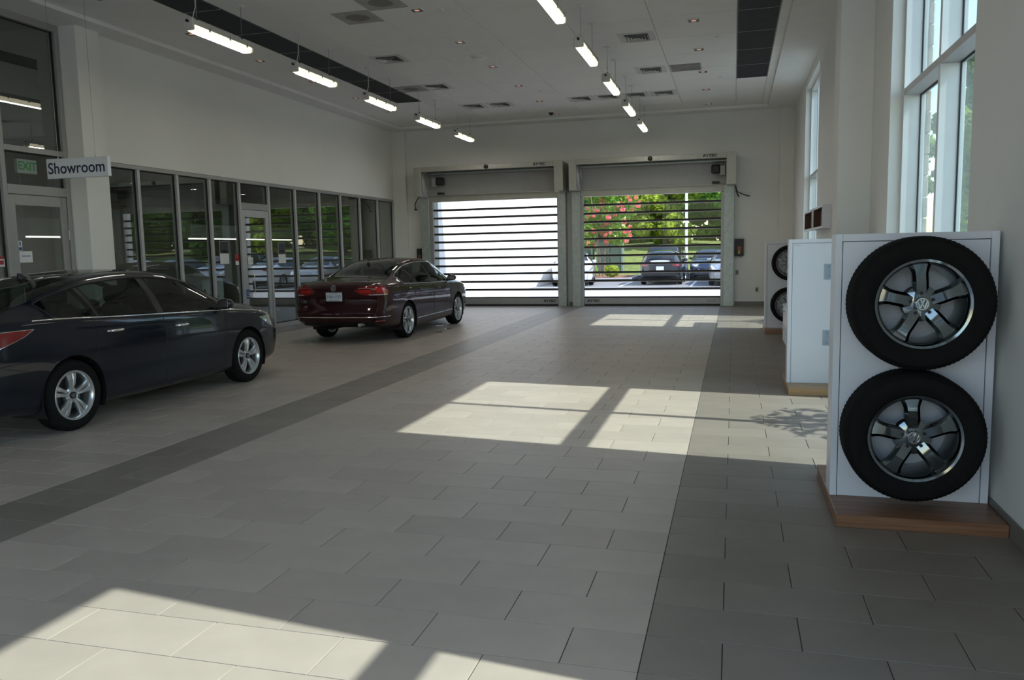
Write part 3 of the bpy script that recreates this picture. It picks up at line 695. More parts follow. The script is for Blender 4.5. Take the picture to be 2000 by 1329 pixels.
def wheel_meshes(style, R, W, rim):
    key = (style, R, W, rim)
    if key in WHEEL_CACHE: return WHEEL_CACHE[key]
    h = W/2
    prof = [(rim-0.004, -h*0.80), (rim+0.012, -h*0.90), ((rim+R)/2, -h), (R-0.03, -h*0.97), (R-0.008, -h*0.80), (R, -h*0.62),
            (R, -h*0.40), (R-0.008, -h*0.38), (R-0.008, -h*0.30), (R, -h*0.28), (R, -0.012), (R-0.008, -0.010), (R-0.008, 0.010), (R, 0.012), (R, h*0.28), (R-0.008, h*0.30), (R-0.008, h*0.38), (R, h*0.40),
            (R, h*0.62), (R-0.008, h*0.80), (R-0.03, h*0.97), ((rim+R)/2+0.02, h), ((rim+R)/2+0.005, h*1.005), ((rim+R)/2-0.01, h), (rim+0.012, h*0.90), (rim-0.004, h*0.80)]
    n = 180 if style in ('wide', 'multi') else 72
    mb = MB(); P = len(prof); vs = []; fs = []
    for i in range(n):
        a = 2*PI*i/n; c, s = math.cos(a), math.sin(a)
        for k, (r, x) in enumerate(prof):
            rr = r
            if k in (4, 5, 18, 19) and i % 2 == 0: rr = r-0.003
            vs.append((x, rr*c, rr*s))
    for i in range(n):
        j = (i+1) % n
        for k in range(P-1): fs.append((i*P+k, j*P+k, j*P+k+1, i*P+k+1))
    mb.add(vs, fs)
    tire = mb.mesh('tire', M_tire, smooth=35)
    mb = MB()
    mb.lathe([(rim+0.004, h*0.80), (rim+0.012, h*0.90), (rim+0.008, h*0.94), (rim-0.006, h*0.92), (rim-0.016, h*0.80), (rim-0.022, h*0.5), (rim-0.035, -h*0.3), (rim-0.03, -h*0.85), (rim+0.004, -h*0.9)], 64, 'x')
    xf = h*0.72
    if style == 'sonata':
        M = M_silver
        for k in range(5):
            a = PI/2 + k*2*PI/5
            for s in (-1, 1): spoke(mb, a+s*0.20, a+s*0.145, 0.045, rim-0.008, 0.036, 0.062, xf-0.015, xf, 0.035, 0.026)
        mb.lathe([(0, xf-0.012), (0.05, xf-0.012), (0.072, xf-0.022), (0.075, xf-0.06), (0, xf-0.06)], 32, 'x')
    elif style == 'passat':
        M = M_silver
        for k in range(5):
            a = PI/2 + k*2*PI/5 + 0.2
            for s in (-1, 1): spoke(mb, a+s*0.24, a+s*0.155, 0.04, rim-0.006, 0.026, 0.040, xf-0.02, xf, 0.035, 0.022)
        mb.lathe([(0, xf-0.014), (0.05, xf-0.014), (0.075, xf-0.026), (0.078, xf-0.06), (0, xf-0.06)], 32, 'x')
    elif style == 'wide':
        M = M_dchrome
        for k in range(5):
            a = PI/2 + 0.08 + k*2*PI/5
            spoke(mb, a, a, 0.03, rim-0.002, 0.082, 0.150, xf-0.018, xf-0.002, 0.055, 'flare', 16)
        mb.lathe([(0, xf-0.014), (0.062, xf-0.012), (0.098, xf-0.024), (0.105, xf-0.07), (0, xf-0.07)], 40, 'x')
    elif style == 'multi':
        M = M_gunmetal
        for k in range(10):
            a = PI/2 + k*2*PI/10
            spoke(mb, a, a, 0.05, rim-0.004, 0.030, 0.024, xf-0.02, xf-0.004, 0.035, 0.020)
        mb.lathe([(0, xf-0.014), (0.05, xf-0.014), (0.072, xf-0.024), (0.075, xf-0.06), (0, xf-0.06)], 32, 'x')
    else:
        M = M_silver
        for k in range(5): spoke(mb, k*2*PI/5, k*2*PI/5, 0.03, rim-0.004, 0.07, 0.08, xf-0.02, xf, 0.04, 0.06, 4)
        mb.lathe([(0, xf-0.014), (0.07, xf-0.02), (0.07, xf-0.06), (0, xf-0.06)], 16, 'x')
    rimm = mb.mesh('rim', M, smooth=32)
    mb = MB(); mb.lathe([(0.155, -0.02), (0.155, 0.0), (0.0, 0.0)], 40, 'x'); mb.lathe([(0.165, -h*0.9), (rim-0.03, -h*0.9)], 40, 'x')
    brake = mb.mesh('brake_disc', mat('brake_steel', (0.10, 0.10, 0.10), 0.4, 0.8, vary=0.2), smooth=30)
    rc = 0.031 if style != 'wide' else 0.036
    mb = MB(); mb.lathe([(0, xf+0.004), (rc, xf+0.002), (rc+0.003, xf-0.016)], 28, 'x'); cap = mb.mesh('hub_cap', M_black if style != 'wide' else M_dchrome, smooth=40)
    logo = roundel(rc*0.92, xf+0.002, xf+0.007, 'h' if style in ('sonata', 'far') else 'vw').mesh('badge', M_chrome)
    mb = MB(); mb.lathe([(0, 0.012), (0.008, 0.012), (0.011, 0.006), (0.011, -0.012)], 6, 'x'); lug = mb.mesh('lug_nut', M_black if style in ('wide', 'passat') else M_alud, smooth=30)
    WHEEL_CACHE[key] = (rimm, tire, brake, cap, logo, lug, xf)
    return WHEEL_CACHE[key]
def add_wheel(parent, name, loc, rz, style, R, W, rim, detail=True, top=None, tilt=0.0):
    """parent given: wheel is a part (rim mesh) with sub-parts; otherwise a thing of its own"""
    rimm, tire, brake, cap, logo, lug, xf = wheel_meshes(style, R, W, rim)
    if top is None:
        w_ = obj(name, rimm, parent, loc, (tilt, 0, rz) if not tilt else None)
        if tilt: w_.rotation_euler = Matrix.Rotation(rz, 3, 'Z').to_euler()
    else:
        w_ = tag(empty(name, loc, rz), *top); obj('rim', rimm, w_)
    obj('tire', tire, w_)
    if detail:
        c = obj('hub_cap', cap, w_); lg = obj('badge', logo, w_ if top is None else c)
        if top is None: obj('brake_disc', brake, w_)
        rl = 0.060 if style == 'wide' else 0.052
        for k in range(5):
            a = PI/2 + 0.08 + k*2*PI/5 + (PI/5 if style == 'wide' and False else 0)
            obj('lug_nut', lug, w_, (xf-0.016, rl*math.cos(a), rl*math.sin(a)))
    return w_

# ================================================================== tyre displays
def display(loc, w_, d_, label, depth=0.20, plinth_front=0.37, wm=M_walnut):
    o = tag(empty('display_stand', loc), label, 'display stand', 'white tyre display stands')
    # local: x 0..w_, y 0 = plinth front
    q = MB(); q.box(0, w_, 0, d_, 0.0, 0.072); q.build('plinth', wm, o, bevel=0.003)
    y0 = plinth_front; y1 = y0+depth; z0, z1 = 0.073, 1.645; t = 0.042; w2 = w_-0.005
    q = MB(); q.box(0.004, t, y0, y1, z0, z1); q.build('side_panel', M_white, o, bevel=0.002)
    q = MB(); q.box(w2-t, w2, y0, y1, z0, z1); q.build('side_panel', M_white, o, bevel=0.002)
    q = MB(); q.box(t+0.0005, w2-t-0.0005, y0, y1, z1-t, z1); q.build('top_panel', M_white, o, bevel=0.002)
    q = MB(); q.box(t+0.004, w2-t-0.004, y0+0.004, y1-0.01, z0, z1-t-0.004); q.build('face_panel', M_white, o, bevel=0.0015)
    q = MB(); q.box(t+0.0005, w2-t-0.0005, y0+0.02, y1-0.02, z0, z1-t-0.0005); q.build('core', M_black, o)
    return o
dw = 0.868
display((0.905, 1.83, 0), dw, 1.08, 'white display stand holding two large chrome wheels with thick tyres')
display((0.905, 6.00, 0), dw, 1.08, 'white display stand with a bare face and two clear hook plates', wm=M_oak)
display((0.882, 12.13, 0), dw, 1.08, 'far white display stand holding two thin-spoked wheels')
gw = 'large display wheels'
add_wheel(None, 'alloy_wheel', (1.335, 2.058, 1.252), -PI/2, 'wide', 0.372, 0.27, 0.238, top=('dark chrome five-spoke wheel with tyre, upper one of the near stand', 'wheel', gw))
add_wheel(None, 'alloy_wheel', (1.318, 2.058, 0.500), -PI/2, 'wide', 0.372, 0.27, 0.238, top=('dark chrome five-spoke wheel with tyre, lower one above the walnut plinth', 'wheel', gw))
gw = 'far display wheels'
add_wheel(None, 'alloy_wheel', (1.31, 12.385, 1.262), -PI/2, 'multi', 0.318, 0.22, 0.235, top=('gunmetal ten-spoke wheel, upper one on the far stand', 'wheel', gw))
add_wheel(None, 'alloy_wheel', (1.30, 12.385, 0.505), -PI/2, 'multi', 0.318, 0.22, 0.235, top=('gunmetal ten-spoke wheel, lower one on the far stand', 'wheel', gw))
M_acryl = glass('acrylic_plate', (0.86, 0.90, 0.93), 0.06)
for z, lab in ((1.29, 'clear acrylic hook plate high on the bare display stand'), (0.575, 'clear acrylic hook plate low on the bare display stand')):
    o = tag(empty('hook_plate', (1.32, 6.3725, z)), lab, 'hook plate', 'clear hook plates')
    q = MB(); q.box(-0.05, 0.05, -0.012, 0, -0.085, 0.085); q.build('plate', M_acryl, o, bevel=0.003)
    for zz in (-0.055, 0.055):
        q = MB(); q.lathe([(0, -0.018), (0.008, -0.016), (0.009, -0.012)], 10, 'y', (0, 0, zz)); q.build('screw', M_alud, o, smooth=40)
    q = MB(); q.tube([(0.03, -0.012, 0), (0.03, -0.06, -0.005), (0.03, -0.075, 0.012)], 0.008, 8); q.build('hook', M_alu, o, smooth=40)
q = MB(); q.box(0.97, 1.03, 6.371, 6.374, 1.575, 1.579); tag(q.build('label_strip', M_alud), 'tiny grey label line at the top of the bare display stand', 'label')

# low white drawer unit and wall cubbies beyond the bare stand
o = tag(empty('drawer_unit', (1.45, 9.8, 0)), 'low white drawer unit between the bare and far display stands', 'cabinet')
q = MB(); q.box(-0.31, 0.318, -1.2, 1.2, 0.0, 0.60); q.build('carcass', M_white, o, bevel=0.003)
q = MB(); q.box(-0.33, 0.318, -1.22, 1.22, 0.601, 0.63); q.build('top', M_white, o, bevel=0.003)
for k in range(3):
    for z0, z1 in ((0.03, 0.29), (0.30, 0.585)):
        q = MB(); q.box(-0.326, -0.311, -1.19+k*0.8, -0.40+k*0.8, z0, z1); dr = q.build('drawer', M_white, o, bevel=0.002)
        q = MB(); q.tube([(-0.345, -0.9+k*0.8, z1-0.05), (-0.345, -0.7+k*0.8, z1-0.05)], 0.006, 8); q.tube([(-0.326, -0.88+k*0.8, z1-0.05), (-0.345, -0.88+k*0.8, z1-0.05)], 0.005, 6); q.tube([(-0.326, -0.72+k*0.8, z1-0.05), (-0.345, -0.72+k*0.8, z1-0.05)], 0.005, 6); q.build('handle', M_alu, dr)
M_cubby = mat('brown_cubby_lining', (0.085, 0.038, 0.018), 0.6, vary=0.2, vscale=8)
def cubby(y0, y1, label):
    x0, z0, z1 = 1.665, 1.835, 2.205; t = 0.035
    o = tag(empty('wall_cubby', (XR, (y0+y1)/2, z0)), label, 'shelf', 'wall cubbies'); h = z1-z0; l = (y1-y0)/2; d = x0-XR
    for (a, b, c, e) in ((-l, l, 0, t), (-l, l, h-t, h)): q = MB(); q.box(d, 0, a, b, c, e); q.build('shelf_board', M_white, o, bevel=0.002)
    for (a, b) in ((-l, -l+t), (l-t, l)): q = MB(); q.box(d, 0, a, b, t, h-t); q.build('side_board', M_white, o, bevel=0.002)
    q = MB(); q.box(-0.012, 0, -l+t, l-t, t, h-t); q.build('back_board', M_cubby, o)
    q = MB(); q.box(d+0.01, -0.012, -l+t, -l+t+0.004, t, h-t); q.box(d+0.01, -0.012, l-t-0.004, l-t, t, h-t); q.box(d+0.01, -0.012, -l+t, l-t, t, t+0.004); q.box(d+0.01, -0.012, -l+t, l-t, h-t-0.004, h-t); q.build('lining', M_cubby, o)
cubby(10.70, 12.28, 'white wall cubby with brown lining, the one beside the pilaster')
cubby(12.46, 14.05, 'white wall cubby with brown lining, the one in front of the far window')
# ================================================================== cars
def pchip(x, y):
    x = np.array(x, float); y = np.array(y, float); h = np.diff(x); d = np.diff(y)/h; m = np.zeros_like(y)
    for i in range(1, len(x)-1):
        if d[i-1]*d[i] > 0:
            w1 = 2*h[i]+h[i-1]; w2 = h[i]+2*h[i-1]; m[i] = (w1+w2)/(w1/d[i-1]+w2/d[i])
    m[0], m[-1] = d[0], d[-1]
    def f(q):
        i = int(np.clip(np.searchsorted(x, q)-1, 0, len(h)-1)); t = (q-x[i])/h[i]
        return float((2*t**3-3*t*t+1)*y[i] + (t**3-2*t*t+t)*h[i]*m[i] + (-2*t**3+3*t*t)*y[i+1] + (t**3-t*t)*h[i]*m[i+1])
    return f
class Body:
    SEG = [2, 3, 3, 3, 2, 2, 5, 5, 3, 4, 4]
    def __init__(s, sp, fine=1):
        s.sp = sp; st = np.array(sp['st']).T
        s.l0, s.l1 = st[0][0], st[0][-1]
        s.zt, s.zbelt, s.w, s.wr, s.zb = [pchip(st[0], st[k]) for k in range(1, 6)]
        s.seg = s.SEG if fine else [1, 1, 2, 1, 1, 1, 2, 2, 2, 2, 2]
        s.iB = sum(s.seg[:6]); s.iR = sum(s.seg[:8]); s.M = sum(s.seg)+1
        s.cache = {}
    def section(s, l):
        l = min(max(l, s.l0), s.l1); k = round(l, 5)
        if k in s.cache: return s.cache[k]
        zt, zbelt, w, wr, zb = s.zt(l), s.zbelt(l), s.w(l), s.wr(l), s.zb(l)
        H = zt-zbelt; drop = min(0.075, max(0.35*H, 0.012)); H = max(H, 0.02)
        p6 = (w*0.945, zbelt); p8 = (min(wr, w*0.93), zt-drop)
        p7 = ((p6[0]+p8[0])/2 + 0.03*min(1, H/0.4), (p6[1]+p8[1])/2)
        mid = (zb+zbelt)/2+0.05
        P = [(w*0.86, zb), (w*0.955, zb+0.05), (w*0.985, zb+0.17), (w, mid), (w*0.992, zbelt-0.14), (w*0.975, zbelt-0.035), p6, p7, p8,
             (p8[0]*0.84, zt-drop*0.42), (p8[0]*0.48, zt-drop*0.1), (0.0, zt)]
        Q = []
        for i in range(11):
            a = P[max(i-1, 0)]; b = P[i]; c = P[i+1]; d = P[i+2] if i < 10 else (-P[10][0], P[10][1])
            for j in range(s.seg[i]):
                t = j/s.seg[i]
                Q.append(tuple(0.5*((2*b[k2]) + (-a[k2]+c[k2])*t + (2*a[k2]-5*b[k2]+4*c[k2]-d[k2])*t*t + (-a[k2]+3*b[k2]-3*c[k2]+d[k2])*t**3) for k2 in (0, 1)))
        Q.append(P[11])
        s.cache[k] = Q
        return Q
    def deform(s, l, y, z):
        sp = s.sp
        d = l-s.l0; R = 0.45
        if d < R:
            wg = (1-d/R)**2
            l2 = l + wg*(np.interp(z, *sp['tailz']) - sp.get('tailb', 0.13)*(1-min(1, abs(y)/0.85)**2))
        else: l2 = l
        d = s.l1-l
        if d < R:
            wg = (1-d/R)**2
            l2 = l2 + wg*(np.interp(z, *sp['nosez']) + sp.get('noseb', 0.22)*(1-min(1, abs(y)/0.85)**2))
        return (y, l2, z)
    def side(s, l, z):
        Q = s.section(l)[:s.iR+1]; zs = [q[1] for q in Q]; ys = [q[0] for q in Q]
        return float(np.interp(z, zs, ys))
    def at_a(s, l, a):           # a 0..1 between belt and roof edge
        Q = s.section(l)[s.iB:s.iR+1]; t = a*(len(Q)-1); i = min(int(t), len(Q)-2); f = t-i
        return tuple(Q[i][k]*(1-f)+Q[i+1][k]*f for k in (0, 1))
    def at_b(s, l, b):           # b 0..1 from centre line to roof edge
        Q = s.section(l)[s.iR:][::-1]; ys = [q[0] for q in Q]; zs = [q[1] for q in Q]
        y = b*ys[-1]; return (y, float(np.interp(y, ys, zs)))
    def ring(s, z, t, side=1, end=-1):   # around the rear (end=-1) or front corner
        le = s.l0 if end < 0 else s.l1; we = s.side(le, z)
        if t <= 0: p = s.deform(le, max(we+t, 0), z)
        else:
            l = le - end*t; p = s.deform(l, s.side(l, z), z)
        return (p[0]*side, p[1], p[2])
def offset_grid(rows, d):
    R = len(rows); C = len(rows[0]); out = []
    for i in range(R):
        r = []
        for j in range(C):
            a = Vector(rows[min(i+1, R-1)][j])-Vector(rows[max(i-1, 0)][j]); b = Vector(rows[i][min(j+1, C-1)])-Vector(rows[i][max(j-1, 0)])
            n = a.cross(b)
            n = n.normalized() if n.length > 1e-9 else Vector((0, 0, 1))
            r.append(tuple(Vector(rows[i][j])+n*d))
        out.append(r)
    return out
def patch(rows, d, name, m, parent, out_dir, smooth=60, thick=0.0):
    g = offset_grid(rows, 1.0); c = Vector(g[len(rows)//2][len(rows[0])//2])-Vector(rows[len(rows)//2][len(rows[0])//2])
    sgn = 1 if c.dot(Vector(out_dir)) > 0 else -1
    g = offset_grid(rows, d*sgn); mb = MB(); mb.grid(g)
    if sgn < 0: mb.f = [f[::-1] for f in mb.f]
    return mb.build(name, m, parent, smooth=smooth, fix=False)

def make_car(name, label, cat, loc, rz, sp, paint, group=None, fine=1):
    B = Body(sp, fine); M = B.M; hb = sp['wb']/2; Rw = sp['R']; Ra = Rw+0.04
    root = tag(empty(name, loc, rz), label, cat, group)
    L0, L1 = B.l0, B.l1
    n = 84 if fine else 36
    ls = sorted(set(np.round(np.concatenate([np.linspace(L0, L1, n), [sp[k] for k in ('lA', 'lB', 'lC', 'cowl', 'deck') if k in sp], L0+np.array([0.02, 0.05, 0.09, 0.14]), L1-np.array([0.02, 0.05, 0.09, 0.14])]), 4)))
    ls = [l for i, l in enumerate(ls) if i == 0 or l-ls[i-1] > 0.008]
    V = []; F = []; T = []
    W2 = 2*M-1
    def jj(j): return (j, 1) if j < M else (2*M-2-j, -1)
    iside = sum(B.seg[:5])
    for l in ls:
        Q = B.section(l)
        for j in range(W2):
            k, sgn = jj(j); y, z = Q[k]; p = list(B.deform(l, y, z)); p[0] *= sgn
            V.append(p)
    inside = set()
    for idx, p in enumerate(V):
        k, sgn = jj(idx % W2)
        if k > iside: continue
        for c in (-hb, hb):
            dx, dz = p[1]-c, p[2]-Rw; r = math.hypot(dx, dz)
            if r < Ra: inside.add(idx)
    win = sp['win']      # list of (l0,l1) strips for side glass
    def in_win(la, lb, k):
        if not fine: return False
        if B.iB < k < B.iR-1:
            for w0, w1 in win:
                if la > w0+0.02 and lb < w1-0.02: return True
        if k >= B.iR+1:
            for w0, w1 in (sp['rearglass'], sp['windshield']):
                if la > w0+0.03 and lb < w1-0.03: return True
        return False
    for i in range(len(ls)-1):
        la, lb = ls[i], ls[i+1]; lc = (la+lb)/2
        for j in range(W2-1):
            f = (i*W2+j, (i+1)*W2+j, (i+1)*W2+j+1, i*W2+j+1)
            if all(x in inside for x in f): continue
            k = min(jj(j)[0], jj(j+1)[0]); sgn = jj(j)[1] if jj(j)[0] != M-1 else jj(j+1)[1]
            if in_win(la, lb, k): continue
            t = 'body_shell'
            if fine:
                if B.seg[0] <= k < B.iB and sp['lC'] < lc < sp['lA']:
                    t = ('door', sgn, 0 if lc > sp['lB'] else 1)
                elif k >= B.iB and lc > sp['cowl']: t = 'hood'
                elif k >= B.iB+2 and lc < sp['deck']: t = 'trunk_lid'
                elif k < B.iB-4 and lc < L0+0.28: t = 'rear_bumper'
                elif k < B.iB-4 and lc > L1-0.38: t = 'front_bumper'
            F.append(f); T.append(t)
    K = 14
    for (i, end) in ((0, -1), (len(ls)-1, 1)):
        rows = []
        for k in range(M-1):
            a = i*W2+k; b = i*W2+(2*M-2-k); row = [a]
            y, z = B.section(ls[i])[k]
            for q in range(1, K):
                yy = y*(1-2*q/K); p = B.deform(ls[i], abs(yy), z); V.append([yy, p[1], z]); row.append(len(V)-1)
            row.append(b); rows.append(row)
        top = i*W2+M-1
        for k in range(len(rows)-1):
            for q in range(K):
                f = (rows[k][q], rows[k][q+1], rows[k+1][q+1], rows[k+1][q])
                z = np.mean([V[x][2] for x in f])
                t = 'body_shell'
                if fine: t = ('rear_bumper' if z < sp['bumpz'] else 'trunk_lid') if end < 0 else ('front_bumper' if z < 0.8 else 'hood')
                F.append(f if end < 0 else f[::-1]); T.append(t)
        for q in range(K):
            F.append((rows[-1][q], rows[-1][q+1], top)); T.append('body_shell' if not fine else ('trunk_lid' if end < 0 else 'hood'))
    for i in range(len(ls)-1):
        f = (i*W2, (i+1)*W2, (i+1)*W2+W2-1, i*W2+W2-1)
        F.append(f[::-1]); T.append('floor_pan')
    for idx in inside:
        p = V[idx]
        for c in (-hb, hb):
            dx, dz = p[1]-c, p[2]-Rw; r = math.hypot(dx, dz)
            if r < Ra and idx % W2 not in (0, W2-1):
                r = max(r, 1e-4); p[1] = c+dx/r*Ra; p[2] = Rw+dz/r*Ra
    Va = np.array(V)
    N = np.zeros_like(Va)
    for f, t in zip(F, T):
        if t == 'floor_pan': continue
        a = Va[f[0]]; b = Va[f[1]]; c = Va[f[2]]; nn = np.cross(b-a, c-a)
        if len(f) == 4: nn = nn + np.cross(c-a, Va[f[3]]-a)
        # orient outwards
        cen = (a+b+c)/3; 
        for x in f: N[x] += nn
    N /= np.maximum(np.linalg.norm(N, axis=1, keepdims=True), 1e-9)
    # check the orientation with the roof centre
    ir = min(range(len(ls)), key=lambda q: abs(ls[q]))*W2+M-1
    flip = N[ir][2] < 0
    if flip: N = -N
    groups = {}
    for f, t in zip(F, T): groups.setdefault(t, []).append(f[::-1] if flip else f)
    parts = {}
    for t, fs in groups.items():
        used = sorted(set(x for f in fs for x in f)); mp = {u: i for i, u in enumerate(used)}
        nm = t if isinstance(t, str) else 'door'
        me = bpy.data.meshes.new(nm); me.from_pydata([V[u] for u in used], [], [[mp[x] for x in f] for f in fs])
        me.materials.append(paint if t != 'floor_pan' else M_black); me.polygons.foreach_set('use_smooth', [True]*len(me.polygons))
        if t != 'floor_pan': me.normals_split_custom_set_from_vertices([N[u] for u in used])
        me.update(); parts[t] = obj(nm, me, root)
    shell = parts['body_shell']
    # wheel wells
    for c in (-hb, hb):
        for sgn in (-1, 1):
            w_ = B.side(c, 0.75)-0.012; mb = MB(); rows = []
            for i in range(25):
                a = math.radians(-25+230*i/24); rows.append([(sgn*w_, c+(Ra+0.001)*math.cos(a), Rw+(Ra+0.001)*math.sin(a)), (sgn*0.5, c+(Ra+0.001)*math.cos(a), Rw+(Ra+0.001)*math.sin(a))])
            mb.grid(rows); mb.add([r[1] for r in rows], [tuple(range(25))]); mb.build('wheel_well', M_black, root, fix=False)
    # wheels
    tw = sp['tw']
    for c in (-hb, hb):
        for sgn in (-1, 1):
            add_wheel(root, 'wheel', (sgn*(B.side(0, 0.5)-0.012-tw/2), c, Rw), 0 if sgn > 0 else PI, sp['wheel'], Rw, tw, sp['rim'], detail=bool(fine))
    gm = M_glass_car if fine else M_glass_far
    def pt(l, y, z, sgn): p = B.deform(l, y, z); return (p[0]*sgn, p[1], p[2])
    # side glass
    for sgn in (-1, 1):
        for q, (w0, w1) in enumerate(win):
            rows = []
            for l in np.linspace(w0, w1, 16 if fine else 6):
                rows.append([pt(l, *B.at_a(l, a), sgn) for a in np.linspace(0.05, 0.90, 8 if fine else 3)])
            par = root
            if fine and q < 2: par = parts.get(('door', sgn, q), root)
            patch(rows, 0.004 if fine else 0.012, 'side_window' if q < 2 else 'quarter_window', gm, par, (sgn, 0, 0))
    for nm, (w0, w1), dirv in (('rear_window', sp['rearglass'], (0, -0.5, 1)), ('windshield', sp['windshield'], (0, 0.5, 1))):
        rows = []
        for l in np.linspace(w0, w1, 14 if fine else 6):
            row = []
            for b in np.linspace(-0.96, 0.96, 17 if fine else 7):
                y, z = B.at_b(l, abs(b)); row.append(pt(l, y, z, 1 if b >= 0 else -1))
            rows.append(row)
        patch(rows, 0.004 if fine else 0.022, nm, gm, root, dirv)
    # tail lamps and headlamps
    for sgn in (-1, 1):
        for end, key, nm in ((-1, 'tail', 'tail_lamp'), (1, 'head', 'headlamp')):
            zz, ta, tb = sp[key]; rows = []
            for z in np.linspace(zz[0], zz[-1], 9):
                t0 = float(np.interp(z, zz, ta)); t1 = float(np.interp(z, zz, tb))
                rows.append([B.ring(z, t, sgn, end) for t in np.linspace(t0, t1, 18)])
            lp = patch(rows, 0.006 if fine else 0.018, nm, M_tail if end < 0 else M_head, root, (0.5*sgn, end, 0))
            if fine:
                path = rows[0] + [r[-1] for r in rows] + rows[-1][::-1] + [r[0] for r in rows[::-1]]
                mb = MB(); mb.tube([Vector(p)+Vector((0.5*sgn, end, 0)).normalized()*0.006 for p in path], 0.0045 if sp.get('lampchrome') else 0.002, 6); mb.build('lamp_bezel', M_chrome if sp.get('lampchrome') else M_black, lp, smooth=60)
                for (za, zb_, ca, cb, mm) in sp.get('tailin', []) if end < 0 else []:
                    rr = []
                    for z in np.linspace(za, zb_, 5):
                        t0 = float(np.interp(z, zz, ta)); t1 = float(np.interp(z, zz, tb)); rr.append([B.ring(z, t0+(t1-t0)*u, sgn, end) for u in np.linspace(ca, cb, 12)])
                    patch(rr, 0.009, 'lamp_lens', mm, lp, (0.5*sgn, end, 0))
    if not fine:
        mb = MB(); y = B.deform(L0, 0, 0.6)[1]; mb.box(-0.16, 0.16, y-0.012, y-0.002, sp.get('platez', 0.66)-0.08, sp.get('platez', 0.66)+0.08); mb.build('license_plate', M_paper, root)
        for sgn in (-1, 1):
            l = sp['windshield'][0]+0.35; y, z = B.at_a(l, 0.05); mb = MB(); mb.box(sgn*(y+0.06)-0.09, sgn*(y+0.06)+0.09, l-0.05, l+0.05, z, z+0.13); mb.build('mirror', paint, root, bevel=0.03, smooth=50)
        return root, B, parts
    # chrome belt strip, pillars, seams, handles, mirrors
    dl0, dl1 = win[-1][0], win[0][1]
    for sgn in (-1, 1):
        lo = [Vector(pt(l, *B.at_a(l, 0.0), sgn)) + Vector((sgn*0.006, 0, 0)) for l in np.linspace(sp['strip'][0], sp['strip'][1], 40)]
        mb = MB(); mb.tube(lo, 0.0085, 8); mb.build('belt_trim', M_chrome, root, smooth=60)
        up = [Vector(pt(l, *B.at_a(l, 0.93), sgn)) + Vector((sgn*0.004, 0, 0.003)) for l in np.linspace(dl0-0.01, dl1+0.01, 50)]
        mb = MB(); mb.tube(up, 0.0075, 8); e0 = [Vector(pt(dl0-0.012, *B.at_a(dl0-0.012, a), sgn)) + Vector((sgn*0.005, 0, 0)) for a in np.linspace(0.0, 0.93, 8)]
        mb.tube(e0, 0.0075, 8); mb.build('window_trim', M_chrome if sp.get('chrometop') else M_black, root, smooth=60)
        for (a, b) in zip(win[1:], win[:-1]):      # black pillar strips between windows
            x0, x1 = a[1], b[0]; rows = [[pt(l, *B.at_a(l, t), sgn) for t in np.linspace(0.03, 0.92, 8)] for l in np.linspace(x0, x1, 4)]
            patch(rows, 0.003, 'pillar_trim', M_black, root, (sgn, 0, 0))
        for key in ('lA', 'lB', 'lC'):
            Q = B.section(sp[key])[B.seg[0]:B.iB+1]
            path = [Vector(pt(sp[key], y, z, sgn)) + Vector((sgn*0.0005, 0, 0)) for y, z in Q if math.hypot(sp[key]+hb, z-Rw) > Ra and math.hypot(sp[key]-hb, z-Rw) > Ra]
            mb = MB(); mb.tube(path, 0.003, 6); mb.build('door_seam', M_gasket, root)
        for q, lc in enumerate(sp['handles']):
            z = sp['handlez'][q]; path = []
            for l in np.linspace(lc-0.11, lc+0.11, 9):
                e = 1-((l-lc)/0.11)**4; p = pt(l, B.side(l, z), z, sgn); path.append(Vector(p)+Vector((sgn*0.028*e+sgn*0.004, 0, 0)))
            mb = MB(); mb.tube(path, [0.009, 0.014, 0.015, 0.015, 0.015, 0.015, 0.015, 0.014, 0.009], 8); mb.build('handle', M_chrome if sp.get('chromehandle') else paint, parts[('door', sgn, q)], smooth=60)
        # mirror
        l = sp['mirror']; y, z = B.at_a(l, 0.12); c = Vector((sgn*(y+0.115), l, z+0.05)); mb = MB(); vs = []; fs = []; nu, nv = 12, 16
        for i in range(nu+1):
            for j in range(nv):
                a = PI*i/nu; b = 2*PI*j/nv; sx = math.sin(a); yy = math.cos(a)
                e = lambda v, p: math.copysign(abs(v)**p, v)
                vs.append((c.x + 0.098*e(sx*math.cos(b), 0.85), c.y + (0.075 if yy > 0 else 0.05)*e(yy, 0.6), c.z + 0.062*e(sx*math.sin(b), 0.85)))
        for i in range(nu):
            for j in range(nv): fs.append((i*nv+j, i*nv+(j+1)%nv, (i+1)*nv+(j+1)%nv, (i+1)*nv+j))
        mb.add(vs, fs); mo = mb.build('mirror', paint, parts[('door', sgn, 0)], smooth=60)
        mb = MB(); mb.box(c.x-0.07, c.x+0.07, c.y-0.053, c.y-0.049, c.z-0.04, c.z+0.04); mb.build('mirror_glass', M_chrome, mo, bevel=0.002)
        mb = MB(); mb.tube([(sgn*(y-0.01), l+0.02, z-0.02), (sgn*(y+0.07), l+0.01, z+0.03)], 0.028, 8); mb.build('mirror_arm', M_black, mo)
    # seams of trunk and hood
    # antenna fin
    l = sp['fin']; z = B.zt(l); mb = MB()
    mb.add([(-0.025, l+0.09, z-0.01), (0.025, l+0.09, z-0.01), (0.03, l-0.05, z-0.012), (-0.03, l-0.05, z-0.012), (-0.004, l-0.06, z+0.055), (0.004, l-0.06, z+0.055), (0.0, l-0.02, z+0.05)],
           [(0,1,2,3), (0,1,6), (1,2,5,6), (2,3,4,5), (3,0,6,4), (4,5,6)]); mb.build('antenna_fin', M_black, root, bevel=0.004, smooth=50)
